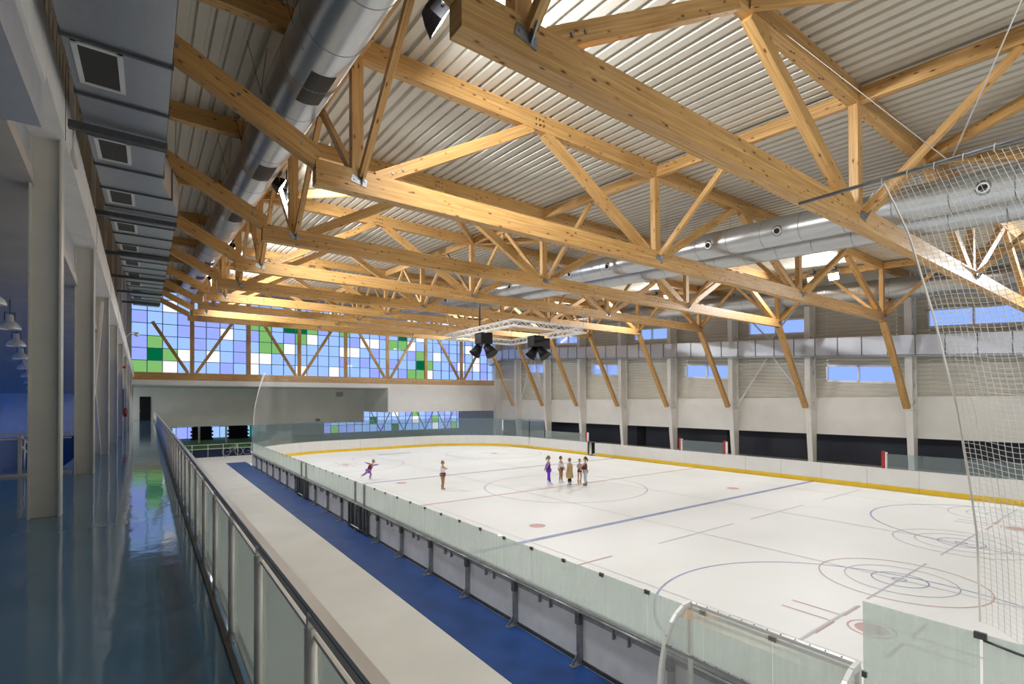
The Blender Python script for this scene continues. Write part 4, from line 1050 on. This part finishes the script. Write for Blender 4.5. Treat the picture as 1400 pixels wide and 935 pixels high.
# ------------------------------------------------------------------ skaters
def skin(name, pts, edges, rad, mat, parent, root_i=0, sub_lv=1):
    me = bpy.data.meshes.new(name); me.from_pydata([Vector(p) for p in pts], edges, [])
    o = bpy.data.objects.new(name, me); C.objects.link(o)
    md = o.modifiers.new('s', 'SKIN'); md.use_smooth_shade = True
    for i, v in enumerate(me.skin_vertices[0].data):
        rr = rad[i]; v.radius = (rr, rr) if not isinstance(rr, tuple) else rr
        v.use_root = (i == root_i)
    sb = o.modifiers.new('d', 'SUBSURF'); sb.levels = sub_lv; sb.render_levels = sub_lv
    dg = bpy.context.evaluated_depsgraph_get(); dg.update()
    m2 = bpy.data.meshes.new_from_object(o.evaluated_get(dg)); m2.materials.clear(); m2.materials.append(mat)
    o.modifiers.clear(); o.data = m2; m2.name = name
    o.parent = parent; return o
def person(pos, face_deg, h, label, top, sleeve, legs, shoe, hair_m, pose, bottoms=None, coat=False, tail=True, group=None):
    r = empty('person', label, 'person', group, (pos[0], pos[1], 0))
    r.rotation_euler = (0, 0, math.radians(face_deg))   # 0 = facing -Y (towards camera)
    k = h/1.65; z0 = .05
    J = dict(pel=(0, 0, .93), waist=(0, 0, 1.05), chest=(0, 0, 1.25), neck=(0, .01, 1.42), headb=(0, 0, 1.50),
             ls=(.16, 0, 1.36), rs=(-.16, 0, 1.36), le=(.22, .03, 1.10), re=(-.22, .03, 1.10), lw=(.22, -.05, .87), rw=(-.22, -.05, .87),
             lh=(.09, 0, .88), rh=(-.09, 0, .88), lk=(.10, -.01, .50), rk=(-.10, -.01, .50), la=(.10, .02, .12), ra=(-.10, .02, .12), lt=(.11, -.13, .06), rt=(-.11, -.13, .06))
    J.update(pose)
    P = {a: Vector(b)*k + Vector((0, 0, z0)) for a, b in J.items()}
    names = list(P); idx = {a: i for i, a in enumerate(names)}
    P['hem'] = P['pel']-Vector((0, 0, .03*k)); P['collar'] = P['chest'].lerp(P['neck'], .72)
    names = [n for n in P if n not in ('hem', 'collar')]
    E_ = [('pel', 'waist'), ('waist', 'chest'), ('chest', 'neck'), ('neck', 'headb'), ('chest', 'ls'), ('chest', 'rs'), ('ls', 'le'), ('le', 'lw'), ('rs', 're'), ('re', 'rw'), ('pel', 'lh'), ('pel', 'rh'), ('lh', 'lk'), ('lk', 'la'), ('la', 'lt'), ('rh', 'rk'), ('rk', 'ra'), ('ra', 'rt')]
    R = dict(pel=.12, waist=.10, chest=.125, neck=.05, headb=.055, ls=.055, rs=.055, le=.04, re=.04, lw=.027, rw=.027, lh=.085, rh=.085, lk=.055, rk=.055, la=.035, ra=.035, lt=.03, rt=.03, hem=.115, collar=.06)
    pts = [P[n] for n in names]; rad = [R[n]*k for n in names]; ed = [(idx[a], idx[b]) for a, b in E_]
    # hands with five fingers
    for w, e in (('lw', 'le'), ('rw', 're')):
        d = (P[w]-P[e]).normalized(); sd = d.cross(Vector((0, 1, 0)));
        sd = sd.normalized() if sd.length > .1 else Vector((1, 0, 0))
        nn = sd.cross(d)
        pi = len(pts); pts.append(P[w]+d*.07*k); rad.append((.036*k, .018*k)); ed.append((idx[w], pi))
        for f, ln in ((-1.5, .055), (-.5, .072), (.5, .068), (1.5, .058)):
            a = P[w]+d*.085*k+nn*f*.019*k; b = a+d*ln*.5*k; c = a+d*ln*k+sd*.012
            n0 = len(pts); pts += [a, b, c]; rad += [.0095*k, .009*k, .008*k]; ed += [(pi, n0), (n0, n0+1), (n0+1, n0+2)]
        a = P[w]+d*.03*k-nn*.035*k; n0 = len(pts); pts += [a, a+d*.04*k-nn*.012*k]; rad += [.011*k, .009*k]; ed += [(pi, n0), (n0, n0+1)]
    skin('body', pts, ed, rad, M['skin'], r)
    hc = P['headb']+(P['headb']-P['neck']).normalized()*.10*k
    hm = MB().ball(hc, .105*k, (.80, .95, 1.12), 16, 12)
    hm.ball(hc+Vector((0, -.10*k, -.012*k)), .02*k, (.7, 1.1, 1.2), 8, 6); hm.ball(hc+Vector((.083*k, 0, -.01)), .025*k, (.4, .8, 1.1), 8, 6); hm.ball(hc+Vector((-.083*k, 0, -.01)), .025*k, (.4, .8, 1.1), 8, 6)
    hm.build('head', M['skin'], r)
    fe = MB()
    for sx in (-1, 1): fe.ball(hc+Vector((sx*.035*k, -.094*k, .015*k)), .011*k, nu=8, nv=6)
    fe.build('eyes', M['hair'], r)
    MB().ball(hc+Vector((0, -.093*k, -.05*k)), .02*k, (1.2, .5, .35), 8, 6).build('mouth', M['reddark'], r)
    ha = MB().ball(hc+Vector((0, .022*k, .02*k)), .115*k, (.84, .92, 1.12), 14, 10)
    if tail: ha.ball(hc+Vector((0, .12*k, .02*k)), .04*k); ha.tube([hc+Vector((0, .12*k, .02*k)), hc+Vector((.01, .16*k, -.06*k)), hc+Vector((0, .14*k, -.17*k))], 0, 8, rs=[.035*k, .035*k, .012*k])
    ha.build('hair', hair_m, r)
    def gar(nm, ns, es, grow, mat, root=0, over=None):
        pp = [P[n] for n in ns]; ii = {n: i for i, n in enumerate(ns)}
        rr = [(R[n]+grow)*k if not over or n not in over else over[n]*k for n in ns]
        skin(nm, pp, [(ii[a], ii[b]) for a, b in es], rr, mat, r, root)
    gar('top', ['waist', 'pel', 'hem', 'chest', 'collar', 'ls', 'rs'], [('waist', 'pel'), ('pel', 'hem'), ('waist', 'chest'), ('chest', 'collar'), ('chest', 'ls'), ('chest', 'rs')], .024, top)
    if sleeve:
        for s_ in 'lr': gar('sleeve', [s_+'s', s_+'e', s_+'w'], [(s_+'s', s_+'e'), (s_+'e', s_+'w')], .015, sleeve)
    if legs and coat:
        for s_ in 'lr': gar('trouser_leg', [s_+'k', s_+'a'], [(s_+'k', s_+'a')], .02, legs)
    elif legs: gar('trousers', ['pel', 'lh', 'lk', 'la', 'rh', 'rk', 'ra'], [('pel', 'lh'), ('lh', 'lk'), ('lk', 'la'), ('pel', 'rh'), ('rh', 'rk'), ('rk', 'ra')], .010 if legs is M['tights'] else .018, legs)
    for s_ in 'lr':
        a, t = P[s_+'a'], P[s_+'t']
        b = MB().tube([a+Vector((0, .02, .16*k)), a+Vector((0, .0, .02)), a-Vector((0, 0, .04*k))], 0, 10, rs=[.055*k, .052*k, .05*k]); b.tube([a-Vector((0, -.05*k, .05*k)), t], 0, 10, rs=[.042*k, .036*k])
        dv = (t-a); dv.z = 0
        bo = b.build('skate_boot', shoe, r)
        q = Vector(((a.x+t.x)/2, (a.y+t.y)/2, 0)); zl = min(a.z, t.z)-.055*k
        bl = MB().beam(a*1.0+Vector((0, .06, -a.z+zl-.015)), t+Vector((0, -.02, -t.z+zl-.015)), .008, .035)
        bl.build('blade', M['alu'], bo)
    if bottoms:
        m = MB(); c = P['pel']; n = 16; lv = [(.10, .135), (0, .15), (-.10, .17)] if not coat else [(.44, .15), (.2, .17), (0, .195), (-.25, .22), (-.42, .235)]
        m.tube([c+Vector((0, 0, z*k)) for z, _ in lv], 0, 16, cap=False, rs=[q*k for _, q in lv]); m.build('coat' if coat else 'skirt', bottoms, r)
    return r
GP = 'skaters standing together at centre ice'
W_, T_ = M['whitecloth'], M['tights']
person((18.56, 22.06), 60, 1.58, 'person in purple trousers and maroon vest, leftmost of the standing group', M['reddark'], M['lilac'], M['purple'], W_, M['blond'],
       dict(le=(.24, .10, 1.12), lw=(.10, .20, .95), re=(-.24, .10, 1.12), rw=(-.10, .20, .95), la=(.07, .05, .12), lt=(.07, -.1, .06), ra=(-.07, -.08, .12), rt=(-.07, -.24, .06)), group=GP)
person((19.46, 22.03), 15, 1.50, 'person in a loose white top, dark red skirt and tan tights, facing the camera', W_, W_, T_, W_, M['hair'],
       dict(le=(.28, 0, 1.12), lw=(.26, -.08, .95), re=(-.28, 0, 1.12), rw=(-.26, -.08, .95), la=(.13, .02, .12), lt=(.15, -.12, .06), ra=(-.13, .02, .12), rt=(-.15, -.12, .06)), M['reddark'], tail=False, group=GP)
person((19.2, 21.0), 195, 1.50, 'person in a long camel coat seen from behind, in the middle of the standing group', M['camel'], M['camel'], M['black'], M['greycloth'], M['blond'],
       dict(le=(.25, .02, 1.12), lw=(.30, -.02, .90), re=(-.25, .02, 1.12), rw=(-.27, -.02, .90)), M['camel'], True, False, group=GP)
person((20.16, 21.19), -30, 1.38, 'small person in a pale grey top and dark red shorts with bare legs', M['greycloth'], M['greycloth'], None, M['camel'], M['blond'],
       dict(le=(.2, -.12, 1.15), lw=(.05, -.2, 1.12), re=(-.2, -.12, 1.15), rw=(-.05, -.2, 1.12), la=(.06, .05, .12), lt=(.07, -.1, .06)), M['reddark'], tail=True, group=GP)
person((19.93, 20.49), -120, 1.56, 'person in a dark red jacket and pale grey trousers, rightmost of the standing group', M['reddark'], M['reddark'], M['greycloth'], M['darksteel'], M['hair'],
       dict(le=(.22, -.04, 1.12), lw=(.14, -.22, 1.0), re=(-.22, -.04, 1.12), rw=(-.14, -.22, 1.0)), group=GP)
person((12.95, 24.3), 25, 1.50, 'person skating alone in a white top and dark red skirt with legs together', W_, W_, T_, T_, M['blond'],
       dict(le=(.2, -.05, 1.18), lw=(.1, -.2, 1.25), re=(-.2, -.05, 1.18), rw=(-.1, -.2, 1.25), lk=(.05, -.02, .5), rk=(-.04, 0, .5), la=(.03, 0, .12), ra=(-.02, .04, .12), lt=(.04, -.13, .06), rt=(-.03, -.1, .06)), M['reddark'], tail=False, group='skaters practising alone')
person((11.15, 30.3), 30, 1.50, 'person in a purple skirt and maroon top gliding with arms spread wide, farthest left', M['reddark'], M['lilac'], M['lilac'], W_, M['blond'],
       dict(pel=(-.18, .05, .62), waist=(-.10, .02, .72), chest=(.03, -.03, .90), neck=(.12, -.06, 1.04), headb=(.16, -.07, 1.11), ls=(.20, -.05, .94), rs=(-.08, -.03, 1.06),
            le=(.45, -.05, .93), lw=(.68, -.05, .93), re=(-.33, -.03, 1.12), rw=(-.55, -.03, 1.2), lh=(-.10, .03, .58), rh=(-.26, .03, .6), lk=(-.06, -.08, .34), la=(-.08, .02, .10), lt=(-.06, -.12, .06),
            rk=(-.45, .12, .42), ra=(-.62, .25, .30), rt=(-.70, .2, .24)), M['purple'], tail=False, group='skaters practising alone')

# ------------------------------------------------------------------ world, camera
w = bpy.data.worlds.new('World'); bpy.context.scene.world = w; w.use_nodes = True
bg = w.node_tree.nodes['Background']; bg.inputs[0].default_value = (.93, .97, 1.0, 1); bg.inputs[1].default_value = 1.15

yaw, pitch, roll, f, cy = 6.27333698e-01, 1.05962181e-02, -4.90206730e-03, 686.019272, 541.93939
fw = Vector((math.sin(yaw)*math.cos(pitch), math.cos(yaw)*math.cos(pitch), math.sin(pitch)))
rt = Vector((math.cos(yaw), -math.sin(yaw), 0)); u = rt.cross(fw)
c_, s_ = math.cos(roll), math.sin(roll)
r2 = rt*c_+u*s_; u2 = rt*(-s_)+u*c_
cd = bpy.data.cameras.new('camera'); cam = bpy.data.objects.new('camera', cd); C.objects.link(cam)
cam.matrix_world = Matrix(((r2.x, u2.x, -fw.x, 0), (r2.y, u2.y, -fw.y, 0), (r2.z, u2.z, -fw.z, H), (0, 0, 0, 1)))
cd.sensor_width = 36; cd.lens = f/1400*36; cd.shift_y = (cy-467.5)/1400; cd.clip_start = .05; cd.clip_end = 300
sc = bpy.context.scene; sc.camera = cam
try: sc.cycles.diffuse_bounces = 8; sc.cycles.max_bounces = 16; sc.cycles.transparent_max_bounces = 24
except Exception: pass
vs = sc.view_settings; vs.view_transform = 'Standard'; vs.look = 'None'; vs.gamma = 1; vs.exposure = 0.0
try: vs.use_curve_mapping = False
except Exception: pass
